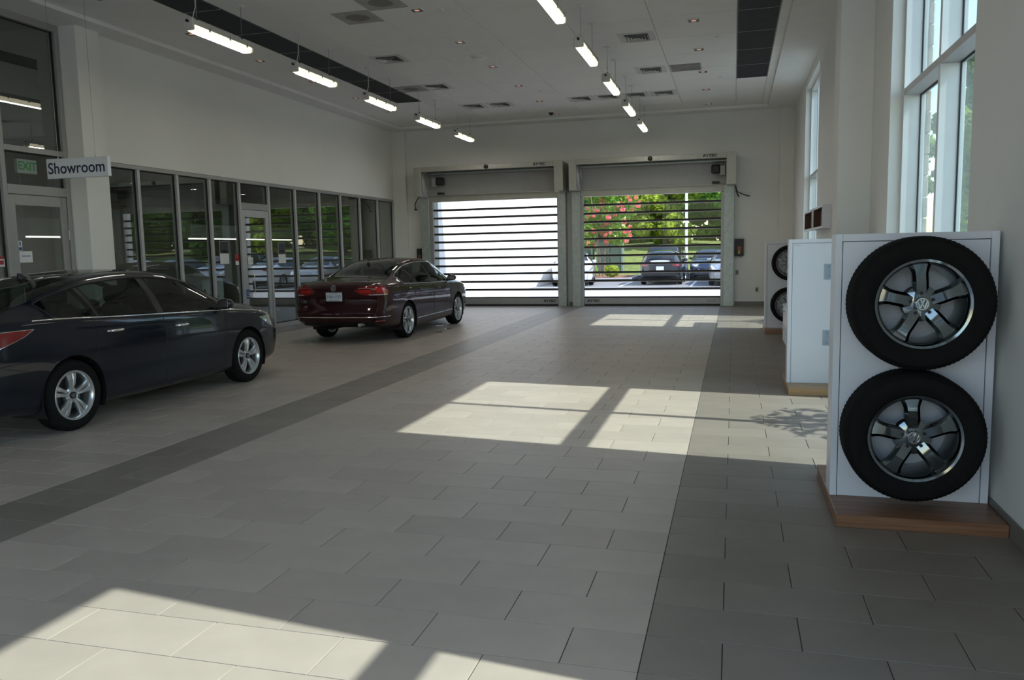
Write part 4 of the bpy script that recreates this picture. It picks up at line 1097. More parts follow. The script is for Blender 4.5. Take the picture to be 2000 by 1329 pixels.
    if 'sunroof' in sp:
        rows = [[pt(l, *B.at_b(l, abs(b)), 1 if b >= 0 else -1) for b in np.linspace(-0.72, 0.72, 11)] for l in np.linspace(*sp['sunroof'], 8)]
        patch(rows, 0.002, 'sunroof', M_glass_far, root, (0, 0, 1))
    # cabin
    M_int = mat('dark_cabin', (0.022, 0.021, 0.020), 0.8, vary=0.2); M_seat = mat('charcoal_seat', (0.045, 0.043, 0.042), 0.8, vary=0.15)
    mb = MB(); mb.box(-0.68, 0.68, sp['rearglass'][1]-0.35, sp['windshield'][0]+0.35, 0.30, 0.36); mb.box(-0.68, 0.68, sp['windshield'][0]+0.15, sp['windshield'][0]+0.75, 0.36, sp['dashz']); mb.box(-0.68, 0.68, sp['rearglass'][0]+0.05, sp['rearglass'][1]-0.05, 0.36, sp['shelfz'])
    mb.build('cabin_tub', M_int, root, bevel=0.02)
    for sx in (-0.38, 0.38):
        lc = sp['seat']; mb = MB(); mb.box(sx-0.24, sx+0.24, lc-0.2, lc+0.32, 0.36, 0.56); mb.build('seat_cushion', M_seat, root, bevel=0.04, smooth=60)
        mb = MB(); mb.add([(sx-0.22, lc-0.12, 0.55), (sx+0.22, lc-0.12, 0.55), (sx+0.22, lc-0.26, 0.55), (sx-0.22, lc-0.26, 0.55), (sx-0.19, lc-0.30, 1.10), (sx+0.19, lc-0.30, 1.10), (sx+0.19, lc-0.40, 1.10), (sx-0.19, lc-0.40, 1.10)], [(0,1,2,3), (4,5,6,7), (0,1,5,4), (1,2,6,5), (2,3,7,6), (3,0,4,7)]); sb = mb.build('seat_back', M_seat, root, bevel=0.035, smooth=60)
        mb = MB(); mb.box(sx-0.13, sx+0.13, lc-0.42, lc-0.32, 1.12, 1.30); mb.build('headrest', M_seat, sb, bevel=0.035, smooth=60)
        mb = MB(); mb.box(sx-0.12, sx+0.12, sp['rearglass'][1]-0.22, sp['rearglass'][1]-0.12, 1.02, 1.17); mb.build('headrest', M_seat, root, bevel=0.03, smooth=60)
    mb = MB(); lc = sp['rearglass'][1]-0.12; mb.box(-0.6, 0.6, lc-0.12, lc+0.02, 0.4, 1.03); mb.box(-0.6, 0.6, lc, lc+0.5, 0.36, 0.55); mb.build('rear_bench', M_seat, root, bevel=0.04, smooth=60)
    mb = MB(); pts = [(-0.38+0.18*math.cos(2*PI*i/24), sp['seat']+0.42+0.06*math.sin(2*PI*i/24), 0.92+0.17*math.sin(2*PI*i/24)) for i in range(25)]; mb.tube(pts, 0.014, 8, cap=False); mb.build('steering_wheel', M_black, root, smooth=60)
    return root, B, parts

M_tail = mat('tail_lamp_red', (0.20, 0.006, 0.008), 0.08, coat=1.0, vary=0.15, vscale=12)
M_tail2 = mat('tail_lamp_bright_red', (0.50, 0.012, 0.010), 0.1, coat=1.0, vary=0.1, vscale=12)
M_tail3 = mat('tail_lamp_clear', (0.75, 0.55, 0.58), 0.08, 0.3, coat=1.0, vary=0.1, vscale=12)
M_head = mat('headlamp_clear', (0.55, 0.56, 0.58), 0.06, 0.6, coat=1.0, vary=0.1, vscale=12)
P_blue = mat('midnight_blue_paint', (0.0030, 0.0062, 0.0125), 0.35, 0.0, coat=0.85, vary=0.02, spec=0.1)
P_red = mat('black_cherry_paint', (0.026, 0.0030, 0.0050), 0.35, 0.0, coat=0.85, vary=0.02, spec=0.1)
SONATA = dict(
  st=[(-2.47, 1.02, 0.97, 0.74, 0.60, 0.36), (-2.36, 1.085, 1.01, 0.83, 0.66, 0.31), (-2.1, 1.13, 1.045, 0.885, 0.67, 0.26), (-1.75, 1.20, 1.055, 0.905, 0.62, 0.22), (-1.3, 1.345, 1.04, 0.9175, 0.58, 0.19),
      (-0.8, 1.44, 1.015, 0.9175, 0.565, 0.18), (-0.2, 1.475, 0.99, 0.9175, 0.57, 0.18), (0.3, 1.445, 0.97, 0.9175, 0.58, 0.18), (0.7, 1.34, 0.955, 0.9175, 0.60, 0.18), (1.05, 1.18, 0.94, 0.912, 0.64, 0.18),
      (1.3, 1.055, 0.92, 0.905, 0.70, 0.19), (1.7, 0.99, 0.88, 0.89, 0.70, 0.20), (2.05, 0.90, 0.80, 0.83, 0.66, 0.21), (2.2, 0.84, 0.75, 0.76, 0.60, 0.23), (2.29, 0.76, 0.70, 0.66, 0.52, 0.27)],
  tailz=([0.3, 0.45, 0.6, 0.7, 0.85, 1.02, 1.1], [0.04, -0.02, -0.02, 0.02, 0.03, 0.0, 0.05]), nosez=([0.25, 0.45, 0.6, 0.8], [-0.03, 0.03, 0.02, -0.06]), tailb=0.13, noseb=0.20,
  wb=2.795, R=0.332, tw=0.215, rim=0.222, wheel='sonata', lA=0.93, lB=-0.14, lC=-1.10, cowl=1.28, deck=-1.86, bumpz=0.72,
  win=[(-0.09, 0.95), (-1.0, -0.19), (-1.52, -1.04)], rearglass=(-1.88, -0.98), windshield=(0.30, 1.20), strip=(-1.78, 2.0),
  tail=([0.76, 0.84, 0.92, 0.985], [-0.30, -0.30, -0.28, -0.25], [0.04, 0.30, 0.56, 0.68]), head=([0.62, 0.70, 0.80], [-0.12, -0.14, -0.10], [0.16, 0.42, 0.62]), lampchrome=True,
  handles=(0.13, -0.86), handlez=(0.845, 0.885), chromehandle=True, mirror=0.86, fin=-1.02, sunroof=(-0.75, -0.05), seat=0.12, dashz=0.93, shelfz=1.0)
PASSAT = dict(
  st=[(-2.48, 1.02, 0.975, 0.76, 0.62, 0.38), (-2.38, 1.085, 1.00, 0.845, 0.70, 0.32), (-2.1, 1.115, 1.015, 0.895, 0.72, 0.27), (-1.75, 1.15, 1.02, 0.91, 0.68, 0.22), (-1.3, 1.315, 1.01, 0.9175, 0.60, 0.19),
      (-0.85, 1.435, 0.995, 0.9175, 0.57, 0.18), (-0.2, 1.487, 0.98, 0.9175, 0.575, 0.18), (0.3, 1.475, 0.97, 0.9175, 0.585, 0.18), (0.65, 1.40, 0.965, 0.9175, 0.60, 0.18), (1.0, 1.235, 0.95, 0.912, 0.64, 0.18),
      (1.28, 1.08, 0.935, 0.908, 0.72, 0.19), (1.7, 1.01, 0.905, 0.895, 0.73, 0.20), (2.05, 0.94, 0.85, 0.85, 0.70, 0.21), (2.2, 0.88, 0.79, 0.79, 0.64, 0.23), (2.30, 0.80, 0.73, 0.70, 0.56, 0.27)],
  tailz=([0.35, 0.45, 0.58, 0.64, 0.80, 0.98, 1.06], [0.06, -0.03, -0.05, 0.02, 0.045, 0.0, 0.05]), nosez=([0.25, 0.45, 0.6, 0.8], [-0.03, 0.03, 0.03, -0.03]), tailb=0.11, noseb=0.16,
  wb=2.803, R=0.335, tw=0.225, rim=0.245, wheel='passat', lA=0.95, lB=-0.10, lC=-1.08, cowl=1.27, deck=-1.80, bumpz=0.63,
  win=[(-0.05, 0.90), (-0.98, -0.15), (-1.50, -1.03)], rearglass=(-1.80, -0.92), windshield=(0.36, 1.22), strip=(-1.52, 0.98),
  tail=([0.85, 0.895, 0.93, 0.97, 1.015], [-0.20, -0.32, -0.37, -0.30, -0.10], [0.20, 0.25, 0.25, 0.22, 0.14]), head=([0.66, 0.74, 0.82], [-0.20, -0.2, -0.14], [0.16, 0.40, 0.50]),
  tailin=[(0.905, 0.95, 0.12, 0.48, M_tail2), (0.857, 0.872, 0.25, 0.98, M_tail3), (0.90, 0.985, 0.60, 0.92, M_tail2)],
  handles=(0.13, -0.86), handlez=(0.86, 0.89), chrometop=True, mirror=0.83, fin=-1.12, seat=0.12, dashz=0.96, shelfz=1.03)
sonata, BS, PS = make_car('sedan', 'dark midnight blue sedan with silver alloy wheels and chrome window line', 'car', (-6.44, 4.525, 0), 0, SONATA, P_blue)
passat, BP, PP = make_car('sedan', 'dark maroon sedan with blue and white plate beside the left roller door', 'car', (-6.395, 12.40, 0), 0, PASSAT, P_red)

# rear details of the maroon sedan
def tail_y(B, y, z): return B.deform(B.l0, abs(y), z)[1]
o = passat
pz = 0.835; py_ = min(tail_y(BP, 0.15, 0.77), tail_y(BP, 0, 0.9))-0.012
q = MB(); q.box(-0.155, 0.155, py_-0.006, py_, pz-0.075, pz+0.075); pl = q.build('license_plate', mat('plate_white', (0.62, 0.66, 0.72), 0.4, vary=0.03), o, bevel=0.002)
lettering('DBA-1135', 0.072, mat('plate_blue', (0.02, 0.07, 0.25), 0.5, vary=0.05), pl, (0, py_-0.007, pz), RX90, sx=0.85, depth=0.0004)
lettering('NORTH CAROLINA', 0.022, mat('plate_blue', (0, 0, 0)), pl, (0, py_-0.007, pz-0.058), RX90, depth=0.0004)
lettering('FIRST IN FLIGHT', 0.022, mat('plate_red', (0.40, 0.05, 0.06), 0.5, vary=0.05), pl, (0, py_-0.007, pz+0.058), RX90, depth=0.0004)
q = MB(); q.box(-0.17, 0.17, py_+0.0005, py_+0.03, pz-0.09, pz+0.09); q.build('plate_recess', M_black, o, bevel=0.004)
zb_ = 0.985; yb_ = tail_y(BP, 0, zb_)
bd = roundel(0.052, -0.004, 0.012, 'vw').build('trunk_badge', M_chrome, o, loc=(0, yb_-0.002, zb_), rot=(0, 0, -PI/2))
# chrome bumper strip wrapping the rear corners, side chrome mouldings
rows = [BP.ring(0.475, t, -1) for t in np.linspace(0.30, -0.75, 24)] + [BP.ring(0.475, t, 1) for t in np.linspace(-0.75, 0.30, 24)]
q = MB(); q.tube([Vector(p)+Vector((0, -0.004, 0)) for p in rows], 0.0085, 8); q.build('bumper_strip', M_chrome, o, smooth=60)
for sgn in (-1, 1):
    path = [(sgn*(BP.side(l, 0.335)+0.004), l, 0.335+0.01*(l+1)) for l in np.linspace(-0.98, 0.98, 20)]
    q = MB(); q.tube(path, 0.008, 8); q.build('sill_moulding', M_chrome, o, smooth=60)
    path = [(sgn*(BP.side(l, 0.70)+0.0015), l, 0.735) for l in np.linspace(-1.0, 1.0, 20)]
    q = MB(); rr = [BP.ring(0.40, t, sgn) for t in np.linspace(0.02, 0.14, 6)]; q.tube([Vector(p)+Vector((sgn*0.002, -0.002, 0)) for p in rr], 0.010, 6); q.build('rear_reflector', M_tail, o, smooth=60)
q = MB(); q.tube([(x, tail_y(BP, x, 1.03)-0.003, 1.03) for x in np.linspace(-0.6, 0.6, 20)], 0.006, 6); q.build('trunk_lip', P_red, o, smooth=60)
q = MB(); q.tube([(0.45, tail_y(BP, 0.45, 0.42)-0.0, 0.34), (0.45, tail_y(BP, 0.45, 0.42)+0.2, 0.34)], 0.03, 12); q.build('exhaust_pipe', M_alu, o, smooth=40)
# ================================================================== showroom behind the glass
M_sfloor = mat('showroom_floor', (0.22, 0.21, 0.195), 0.25, vary=0.08, vscale=2)
M_swall = mat('showroom_wall', (0.40, 0.375, 0.33), 0.7, vary=0.03)
q = MB(); q.box(-16.2, XL-0.4, 0.8, YB+0.3, -0.25, 0.0); struct(q.build('floor', M_sfloor), 'polished grey showroom floor behind the glass wall', 'floor')
q = MB(); q.box(-16.2, -16.0, 0.8, YB+0.3, 0, 5.4); q.box(-16.0, XL-0.15, 0.6, 0.8, 0, 5.4); q.box(-16.0, XL-0.14, YB+0.05, YB+0.3, 0, 5.4)
struct(q.build('wall_showroom', M_swall), 'beige showroom walls behind the glazing', 'wall')
q = MB(); q.box(-16.0, -9.56, 7.6, YB+0.05, 3.35, 3.5); q.box(-16.0, -9.6, 0.8, 7.6, 5.15, 5.3); q.box(-16.0, -9.6, 7.55, 7.65, 3.5, 5.15)
struct(q.build('ceiling_showroom', mat('showroom_ceiling', (0.38, 0.37, 0.35), 0.8, vary=0.02)), 'pale showroom ceiling behind the glazing', 'ceiling')
M_led = mat('led_strip', (0.9, 0.9, 0.85), 0.5, emit=(1.0, 0.96, 0.86), estr=2.2, vary=0.01)
M_spot = mat('showroom_spot', (0.9, 0.9, 0.85), 0.5, emit=(1.0, 0.95, 0.86), estr=6.0, vary=0.01)
for x in (-11.2, -13.4):
    for y in (9.0, 11.2, 13.4, 15.6, 17.8):
        o = tag(empty('showroom_downlight', (x, y, 3.35)), 'round lit downlight in the showroom ceiling', 'downlight', 'showroom downlights')
        q = MB(); q.lathe([(0, -0.006), (0.07, -0.006), (0.07, -0.001), (0, -0.001)], 16, 'z'); q.build('lamp', M_spot, o)
        q = MB(); q.lathe([(0.07, -0.012), (0.095, -0.01), (0.095, -0.001), (0.07, -0.001)], 16, 'z', closed=True); q.build('trim', M_white, o)
for (yc, hl, lab) in ((9.75, 0.5, 'short white bulkhead with lit lower edge seen through the near glass door'), (16.2, 2.3, 'long white bulkhead with lit lower edge inside the showroom')):
    o = tag(empty('light_bulkhead', (-12.5, yc, 2.0)), lab, 'light fixture', 'lit bulkheads')
    q = MB(); q.box(-0.2, 0.2, -hl, hl, 0.03, 0.36); q.build('panel', mat('bulkhead_white', (0.55, 0.55, 0.52), 0.6, vary=0.02), o)
    q = MB(); q.box(0.12, 0.199, -hl, hl, 0.0, 0.029); q.build('light_strip', M_led, o)
    for y in (-hl*0.8, hl*0.8):
        q = MB(); q.tube([(0, y, 0.36), (0, y, 1.35)], 0.012, 8); q.build('hanger', M_alud, o)
# reception counter, desk, kiosk, wall poster
o = tag(empty('reception_counter', (-12.2, 9.4, 0)), 'white topped reception counter inside the showroom', 'counter')
q = MB(); q.box(-0.35, 0.35, -1.3, 1.3, 1.08, 1.12); q.build('top', M_white, o, bevel=0.004)
q = MB(); q.box(-0.3, 0.3, -1.25, 1.25, 0, 1.079); q.build('front', mat('olive_panel', (0.16, 0.14, 0.09), 0.6, vary=0.1), o, bevel=0.004)
o = tag(empty('wooden_desk', (-11.0, 10.35, 0)), 'dark brown wooden desk behind the glass wall', 'desk')
q = MB(); q.box(-0.4, 0.4, -0.5, 0.5, 0.72, 0.76); q.build('top', M_walnut, o, bevel=0.004)
for y in (-0.45, 0.42):
    q = MB(); q.box(-0.38, 0.38, y, y+0.03, 0, 0.719); q.build('side_panel', M_walnut, o)
q = MB(); q.box(0.3, 0.32, -0.419, 0.419, 0.25, 0.719); q.build('modesty_panel', M_black, o)
o = tag(empty('brochure_kiosk', (-9.95, 11.02, 0)), 'white kiosk with dark drop marks and papers behind the glass', 'kiosk')
q = MB(); q.prism([(-0.26, 0), (0.26, 0), (0.26, 1.12), (-0.26, 1.24)], -0.34, 0.34, 'xz'); kb = q.build('body', M_white, o, bevel=0.004)
for (y, z, ry, rz_, m_) in ((0.02, 0.93, 0.10, 0.05, M_bluep), (-0.08, 0.76, 0.025, 0.05, M_navy), (0.12, 0.78, 0.03, 0.035, M_navy), (-0.27, 0.9, 0.02, 0.045, M_navy)):
    n = 16; q = MB(); q.prism([(y+ry*math.cos(2*PI*i/n), z+rz_*math.sin(2*PI*i/n)) for i in range(n)], 0.2605, 0.264, 'yz'); q.build('printed_mark', m_, o)
for i, (x, y, a) in enumerate(((0.12, -0.18, 0.05), (0.12, 0.04, 0.0), (-0.12, -0.1, 0.05), (0.12, 0.24, 0.0))):
    q = MB(); q.box(-0.1, 0.1, -0.075, 0.075, 0, 0.006); pz_ = 1.18-x*0.23+0.004
    tag(q.build('brochure', [M_paper, mat('brochure_orange', (0.6, 0.2, 0.1), 0.5, vary=0.05), M_paper, mat('brochure_teal', (0.1, 0.3, 0.42), 0.5, vary=0.05)][i], loc=(-9.95+x, 11.02+y, pz_), rot=(0, 0.227, a)),
        ['white brochure lying at the front of the kiosk top', 'orange brochure lying on the kiosk top', 'white brochure lying at the back of the kiosk top', 'teal brochure lying at the right end of the kiosk top'][i], 'brochure', 'brochures on the kiosk')
o = tag(empty('framed_poster', (-14.6, 8.75, 1.0)), 'tall dark framed poster with a round emblem inside the showroom', 'poster')
q = MB(); q.box(-0.03, 0.0, -0.42, 0.42, 0, 1.0); q.build('board', M_pdark, o)
q = MB(); q.lathe([(0.20, 0.001), (0.26, 0.001), (0.26, 0.006), (0.20, 0.006)], 28, 'x', (0, 0, 0.55), closed=True); q.build('printed_ring', M_red, o)
q = MB(); q.lathe([(0.0, 0.001), (0.1, 0.001), (0.1, 0.006), (0.0, 0.006)], 20, 'x', (0, 0, 0.55)); q.build('printed_disc', M_alu, o)
q = MB(); q.box(-0.05, -0.031, -0.2, 0.2, -1.0, 0.2); q.build('stand', M_alud, o)

# ================================================================== outdoors
M_asphalt = mat('asphalt', (0.20, 0.20, 0.205), 0.9, vary=0.1, vscale=1.5)
M_conc = mat('concrete_apron', (0.42, 0.41, 0.40), 0.85, vary=0.06, vscale=1.2)
M_mulch = mat('mulch', (0.23, 0.11, 0.07), 0.95, vary=0.3, vscale=6)
M_grass = mat('grass', (0.16, 0.20, 0.045), 0.95, vary=0.3, vscale=3)
M_line = mat('white_line', (0.75, 0.75, 0.75), 0.8, vary=0.05)
q = MB(); q.box(-60, 80, -50, 90, -0.5, -0.04); gr = struct(q.build('ground', M_asphalt), 'grey asphalt lot around the building', 'ground')
q = MB(); q.box(-9, 14, YB+0.36, 29.5, -0.039, -0.01); struct(q.build('pavement', M_conc), 'pale concrete apron outside the roller doors', 'pavement')
for x in (-4.3, -1.35, 1.6, 4.5, 7.4, 10.3, 13.2):
    q = MB(); q.box(x-0.05, x+0.05, 30.8, 36.0, -0.039, -0.034); q.build('parking_line', M_line, gr)
q = MB(); q.box(-4.45, 45, 41.5, 41.7, -0.04, 0.12); q.box(-12.0, -4.45, 36.3, 36.5, -0.04, 0.12); q.box(-4.65, -4.45, 36.5, 41.7, -0.04, 0.12); struct(q.build('kerb', M_conc, bevel=0.02), 'low concrete kerb in front of the planting bed', 'kerb')
# planted bank
rows = []
for y, z in ((41.7, 0.08), (43, 0.12), (45, 0.35), (47, 0.9), (50, 1.5), (54, 1.9), (62, 2.1), (80, 2.2)):
    rows.append([(x, y, z + 0.12*math.sin(x*0.7+y)*(y > 42)) for x in np.linspace(-40, 60, 50)])
q = MB(); q.grid(rows); struct(q.build('bank', M_grass, smooth=60, fix=False), 'grassy bank rising behind the parked cars', 'bank')
q = MB(); q.box(-12.0, -4.65, 36.5, 41.7, -0.04, 0.09); struct(q.build('mulch_bed', M_mulch), 'red brown mulch bed under the flowering tree', 'planting bed')
# white building
M_stucco = mat('white_stucco', (0.82, 0.82, 0.80), 0.8, vary=0.02)
o = tag(empty('white_building', (-14.45, 29.5, 0)), 'large plain white building close outside the left roller door', 'building')
q = MB(); q.box(-8, 6.4, -9.97, 8.5, -0.04, 8.0); q.build('wall', M_stucco, o)
q = MB(); q.box(-8.1, 6.5, -9.97, 8.6, 8.0, 8.4); q.build('parapet', M_stucco, o)
q = MB(); q.box(6.4, 6.43, -3.2, -2.7, 3.4, 4.3); q.build('wall_plate', mat('pale_blue_plate', (0.45, 0.55, 0.68), 0.6, vary=0.05), o)

# ---------------------------------------------------------------- trees
def leaf_mesh(name, blobs, n, size, m, seed, flowers=None):
    rg = np.random.default_rng(seed)
    blobs = np.array(blobs, float); vol = (blobs[:, 3]**2); pick = rg.choice(len(blobs), n, p=vol/vol.sum())
    d = rg.normal(size=(n, 3)); d /= np.linalg.norm(d, axis=1, keepdims=True); r = rg.uniform(0.55, 1.0, (n, 1))
    c = blobs[pick, :3] + d*r*blobs[pick, 3:4]*np.array([1, 1, 0.85])
    nrm = d + rg.normal(size=(n, 3))*0.6 + np.array([0, 0, 0.4]); nrm /= np.linalg.norm(nrm, axis=1, keepdims=True)
    t = np.cross(nrm, rg.normal(size=(n, 3))); t /= np.linalg.norm(t, axis=1, keepdims=True); b = np.cross(nrm, t)
    s = size*rg.uniform(0.6, 1.3, (n, 1))
    V = np.stack([c-t*s, c-b*s*0.55, c+t*s, c+b*s*0.55], 1).reshape(-1, 3)
    me = bpy.data.meshes.new(name); me.vertices.add(4*n); me.vertices.foreach_set('co', V.ravel())
    me.loops.add(4*n); me.loops.foreach_set('vertex_index', np.arange(4*n)); me.polygons.add(n); me.polygons.foreach_set('loop_start', np.arange(n)*4)
    try: me.polygons.foreach_set('loop_total', np.full(n, 4))
    except Exception: pass
    me.materials.append(m); me.update(); me.validate()
    return me
def leafmat(name, c):
    return mat(name, c, 0.7, spec=0.1, vary=0.45, vscale=0.8, per='island', transl=0.45)
LM = [leafmat('leaf_mid_green', (0.19, 0.35, 0.055)), leafmat('leaf_dark_green', (0.10, 0.21, 0.05)), leafmat('leaf_yellow_green', (0.36, 0.44, 0.06))]
M_bark = mat('bark', (0.10, 0.075, 0.055), 0.9, vary=0.3, vscale=5, bump=0.5, bscale=12)
M_palebark = mat('pale_bark', (0.30, 0.22, 0.16), 0.8, vary=0.2, vscale=5)
def blobset(seed, h, r, n, zlow):
    rg = random.Random(seed); out = []
    for i in range(n):
        z = zlow + (h-zlow)*(i+0.5)/n; f = 0.45+0.55*math.sin(PI*min(0.95, (z-zlow)/(h-zlow)*0.8+0.18)); a = rg.uniform(0, 2*PI); d = r*0.72*f*rg.uniform(0.25, 1)
        out.append((d*math.cos(a), d*math.sin(a), z, r*0.34*f*rg.uniform(0.8, 1.2)))
    return out
TREES = []
for k in range(4):
    h = (9.5, 11.5, 8.5, 10.5)[k]; mb = MB(); bl = blobset(k+3, h, 3.0, 44, (1.0, 0.2, 0.9, 0.2)[k])
    mb.tube([(0, 0, -0.3), (0.1, 0, h*0.3), (-0.05, 0.1, h*0.85)], [0.24, 0.18, 0.05], 8)
    for b in bl[::3]: mb.tube([(0, 0, max(0.8, b[2]*0.55)), (b[0]*0.6, b[1]*0.6, b[2]*0.85), b[:3]], [0.07, 0.05, 0.02], 5)
    TREES.append((leaf_mesh('foliage', bl, 17000, 0.20, LM[(0, 1, 2, 0)[k]], 20+k), mb.mesh('trunk', M_bark, smooth=60)))
def tree(x, y, z, k, s, rz, label, group, name='tree'):
    o = tag(empty(name, (x, y, z), rz), label, 'tree', group); o.scale = (s, s, s)
    obj('foliage', TREES[k][0], o); obj('trunk', TREES[k][1], o)
LAB = ['leafy mid green tree on the bank beyond the parked cars', 'dark green tree on the bank beyond the parked cars', 'yellow green tree on the bank beyond the parked cars', 'leafy mid green tree on the bank beyond the parked cars']
rg = random.Random(11); i = 0
for x in np.arange(-16, 46, 6.0):
    k = (0, 1, 2, 3, 0, 2, 1)[i % 7]; tree(x+rg.uniform(-0.3, 0.3), 50+rg.uniform(-0.6, 0.6), 1.3, k, rg.uniform(0.85, 0.98), rg.uniform(0, 6), LAB[k], 'trees on the bank'); i += 1
for x in np.arange(-19, 46, 6.0):
    tree(x+rg.uniform(-0.3, 0.3), 56.3+rg.uniform(-0.4, 0.4), 1.8, (1, 3)[int(x) % 2], rg.uniform(0.92, 1.0), rg.uniform(0, 6), 'tree on the bank behind the gap between front trees', 'middle row of trees')
for x in np.arange(-20, 50, 7.5):
    tree(x+rg.uniform(-0.4, 0.4), 64.5+rg.uniform(-0.5, 0.5), 1.8, 1, rg.uniform(1.15, 1.25), rg.uniform(0, 6), 'tall dark tree standing behind the first trees on the bank', 'tall trees behind')
for y in np.arange(-16, 44, 6.4):
    tree(33+rg.uniform(-1, 1), y, -0.1, (1, 0, 3)[i % 3], rg.uniform(0.8, 1.05), rg.uniform(0, 6), 'tree in the distant row seen through the tall windows', 'trees beyond the windows'); i += 1
# small shrubs outside the windows: their leaves shade the sun patches
sh = leaf_mesh('foliage', [(0, 0, 1.75, 0.28), (0.15, -0.35, 1.6, 0.3), (-0.1, 0.35, 1.5, 0.3), (0.1, 0.1, 1.25, 0.36), (0.1, -0.2, 0.9, 0.35), (0.0, 0.2, 0.7, 0.3)], 420, 0.075, LM[0], 77)
mb = MB()
for a in range(5): mb.tube([(0, 0, -0.1), (0.05*math.cos(a), 0.08*math.sin(a*1.3), 0.7), (0.15*math.cos(a), 0.3*math.sin(a*1.3), 1.7)], [0.02, 0.015, 0.005], 6)
shs = mb.mesh('stem', M_bark)
for y, lab in ((4.35, 'leafy shrub just outside the window by the near display stand'), (14.3, 'leafy shrub just outside the far tall window')):
    o = tag(empty('shrub', (3.05, y, -0.04)), lab, 'shrub', 'shrubs outside the windows'); o.scale = (0.9, 1.15, 1.34); obj('foliage', sh, o); obj('stem', shs, o)
# flowering crepe myrtle
bl = blobset(5, 6.0, 2.2, 26, 1.9); o = tag(empty('flowering_tree', (-6.55, 40.4, 0.1)), 'flowering tree with pink blossom clusters outside the right roller door', 'tree')
obj('foliage', leaf_mesh('foliage', bl, 7000, 0.09, LM[0], 31), o)
rg2 = random.Random(4); M_pink = mat('pink_blossom', (0.90, 0.22, 0.28), 0.7, vary=0.25, vscale=3, transl=0.3)
fb = []
for b in bl:
    for _ in range(8):
        a = rg2.uniform(0, 2*PI); e = rg2.uniform(-0.6, 1.0); r = b[3]*1.02; fb.append((b[0]+r*math.cos(a)*math.cos(e), b[1]+r*math.sin(a)*math.cos(e), b[2]+r*math.sin(e), rg2.uniform(0.09, 0.17)))
obj('blossom', leaf_mesh('blossom', fb, 12000, 0.045, M_pink, 33), o)
mb = MB()
for a, r in ((0.3, 0.25), (2.2, 0.3), (4.0, 0.2)): mb.tube([(0.1*math.cos(a), 0.1*math.sin(a), -0.1), (r*math.cos(a)*0.7, r*math.sin(a)*0.7, 1.2), (r*math.cos(a)*2, r*math.sin(a)*2, 2.6), (r*math.cos(a)*3.5, r*math.sin(a)*3.5, 4.2)], [0.07, 0.06, 0.045, 0.02], 8)
mb.build('trunk', M_palebark, o, smooth=60)
# hedge shrubs in the bed
hs = [leaf_mesh('foliage', [(0, 0, 0.4, 0.45), (0.25, 0, 0.3, 0.35), (-0.25, 0.1, 0.3, 0.35)], 1400, 0.06, LM[q_], 50+q_) for q_ in (0, 2)]
mb = MB(); [mb.tube([(0, 0, -0.05), (0.15*math.cos(a), 0.15*math.sin(a), 0.4)], 0.015, 5) for a in (0, 2, 4)]; hst = mb.mesh('stem', M_bark)
rg2 = random.Random(9)
for k in range(2):
    x = -6.95 + k*1.4; o = tag(empty('hedge_shrub', (x+rg2.uniform(-.15, .15), 38.2+rg2.uniform(-.2, .2), 0.09), rg2.uniform(0, 6)), 'rounded %s green shrub in the mulch bed' % ('mid' if k % 2 == 0 else 'yellow'), 'shrub', 'shrubs in the mulch bed')
    s = rg2.uniform(0.9, 1.1); o.scale = (s, s, s); obj('foliage', hs[k % 2], o); obj('stem', hst, o)
# green utility cabinets
M_ugreen = mat('utility_green', (0.12, 0.19, 0.155), 0.6, vary=0.06); M_ugreen2 = mat('utility_pale_green', (0.26, 0.36, 0.30), 0.6, vary=0.05)
for (x, w_, h_, lab) in ((-8.35, 1.5, 1.75, 'wide green utility cabinet behind the flowering tree'), (-6.55, 1.4, 2.0, 'tall green utility cabinet beside the flowering tree')):
    o = tag(empty('utility_cabinet', (x*0.985, 43.2, 0.10)), lab, 'utility cabinet', 'green utility cabinets')
    q = MB(); q.box(-w_/2, w_/2, -0.5, 0.5, -0.1, h_); q.build('housing', M_ugreen, o, bevel=0.02)
    q = MB(); q.box(-w_/2-0.04, w_/2+0.04, -0.55, 0.55, h_, h_+0.07); q.build('lid', M_ugreen2, o, bevel=0.01)
    for sx in (-1, 1):
        q = MB(); q.box(sx*w_/4-w_*0.21, sx*w_/4+w_*0.21, -0.525, -0.5, 0.15, h_-0.15); dd = q.build('door', M_ugreen, o, bevel=0.01)
        q = MB(); q.box(sx*w_/2-0.05, sx*w_/2+0.05, -0.54, -0.46, -0.1, h_); q.build('corner_post', M_ugreen2, o)
        q = MB(); q.box(sx*0.04-0.015, sx*0.04+0.015, -0.55, -0.525, h_*0.45, h_*0.6); q.build('handle', M_alud, dd)
# lamp post
o = tag(empty('lamp_post', (-1.95, 38.2, -0.04)), 'white lamp post behind the parked cars', 'lamp post'); M_post = mat('post_white', (0.80, 0.80, 0.80), 0.5, vary=0.02)
q = MB(); q.lathe([(0, 0), (0.15, 0), (0.15, 0.4), (0, 0.7)], 20, 'z'); q.build('base', M_conc, o, smooth=40)
q = MB(); q.tube([(0, 0, 0.4), (0, 0, 8.0)], [0.075, 0.055], 14); q.build('pole', M_post, o, smooth=40)
q = MB(); q.box(-0.6, 0.6, -0.18, 0.18, 7.9, 8.05); q.build('lamp_head', M_alud, o, bevel=0.02)

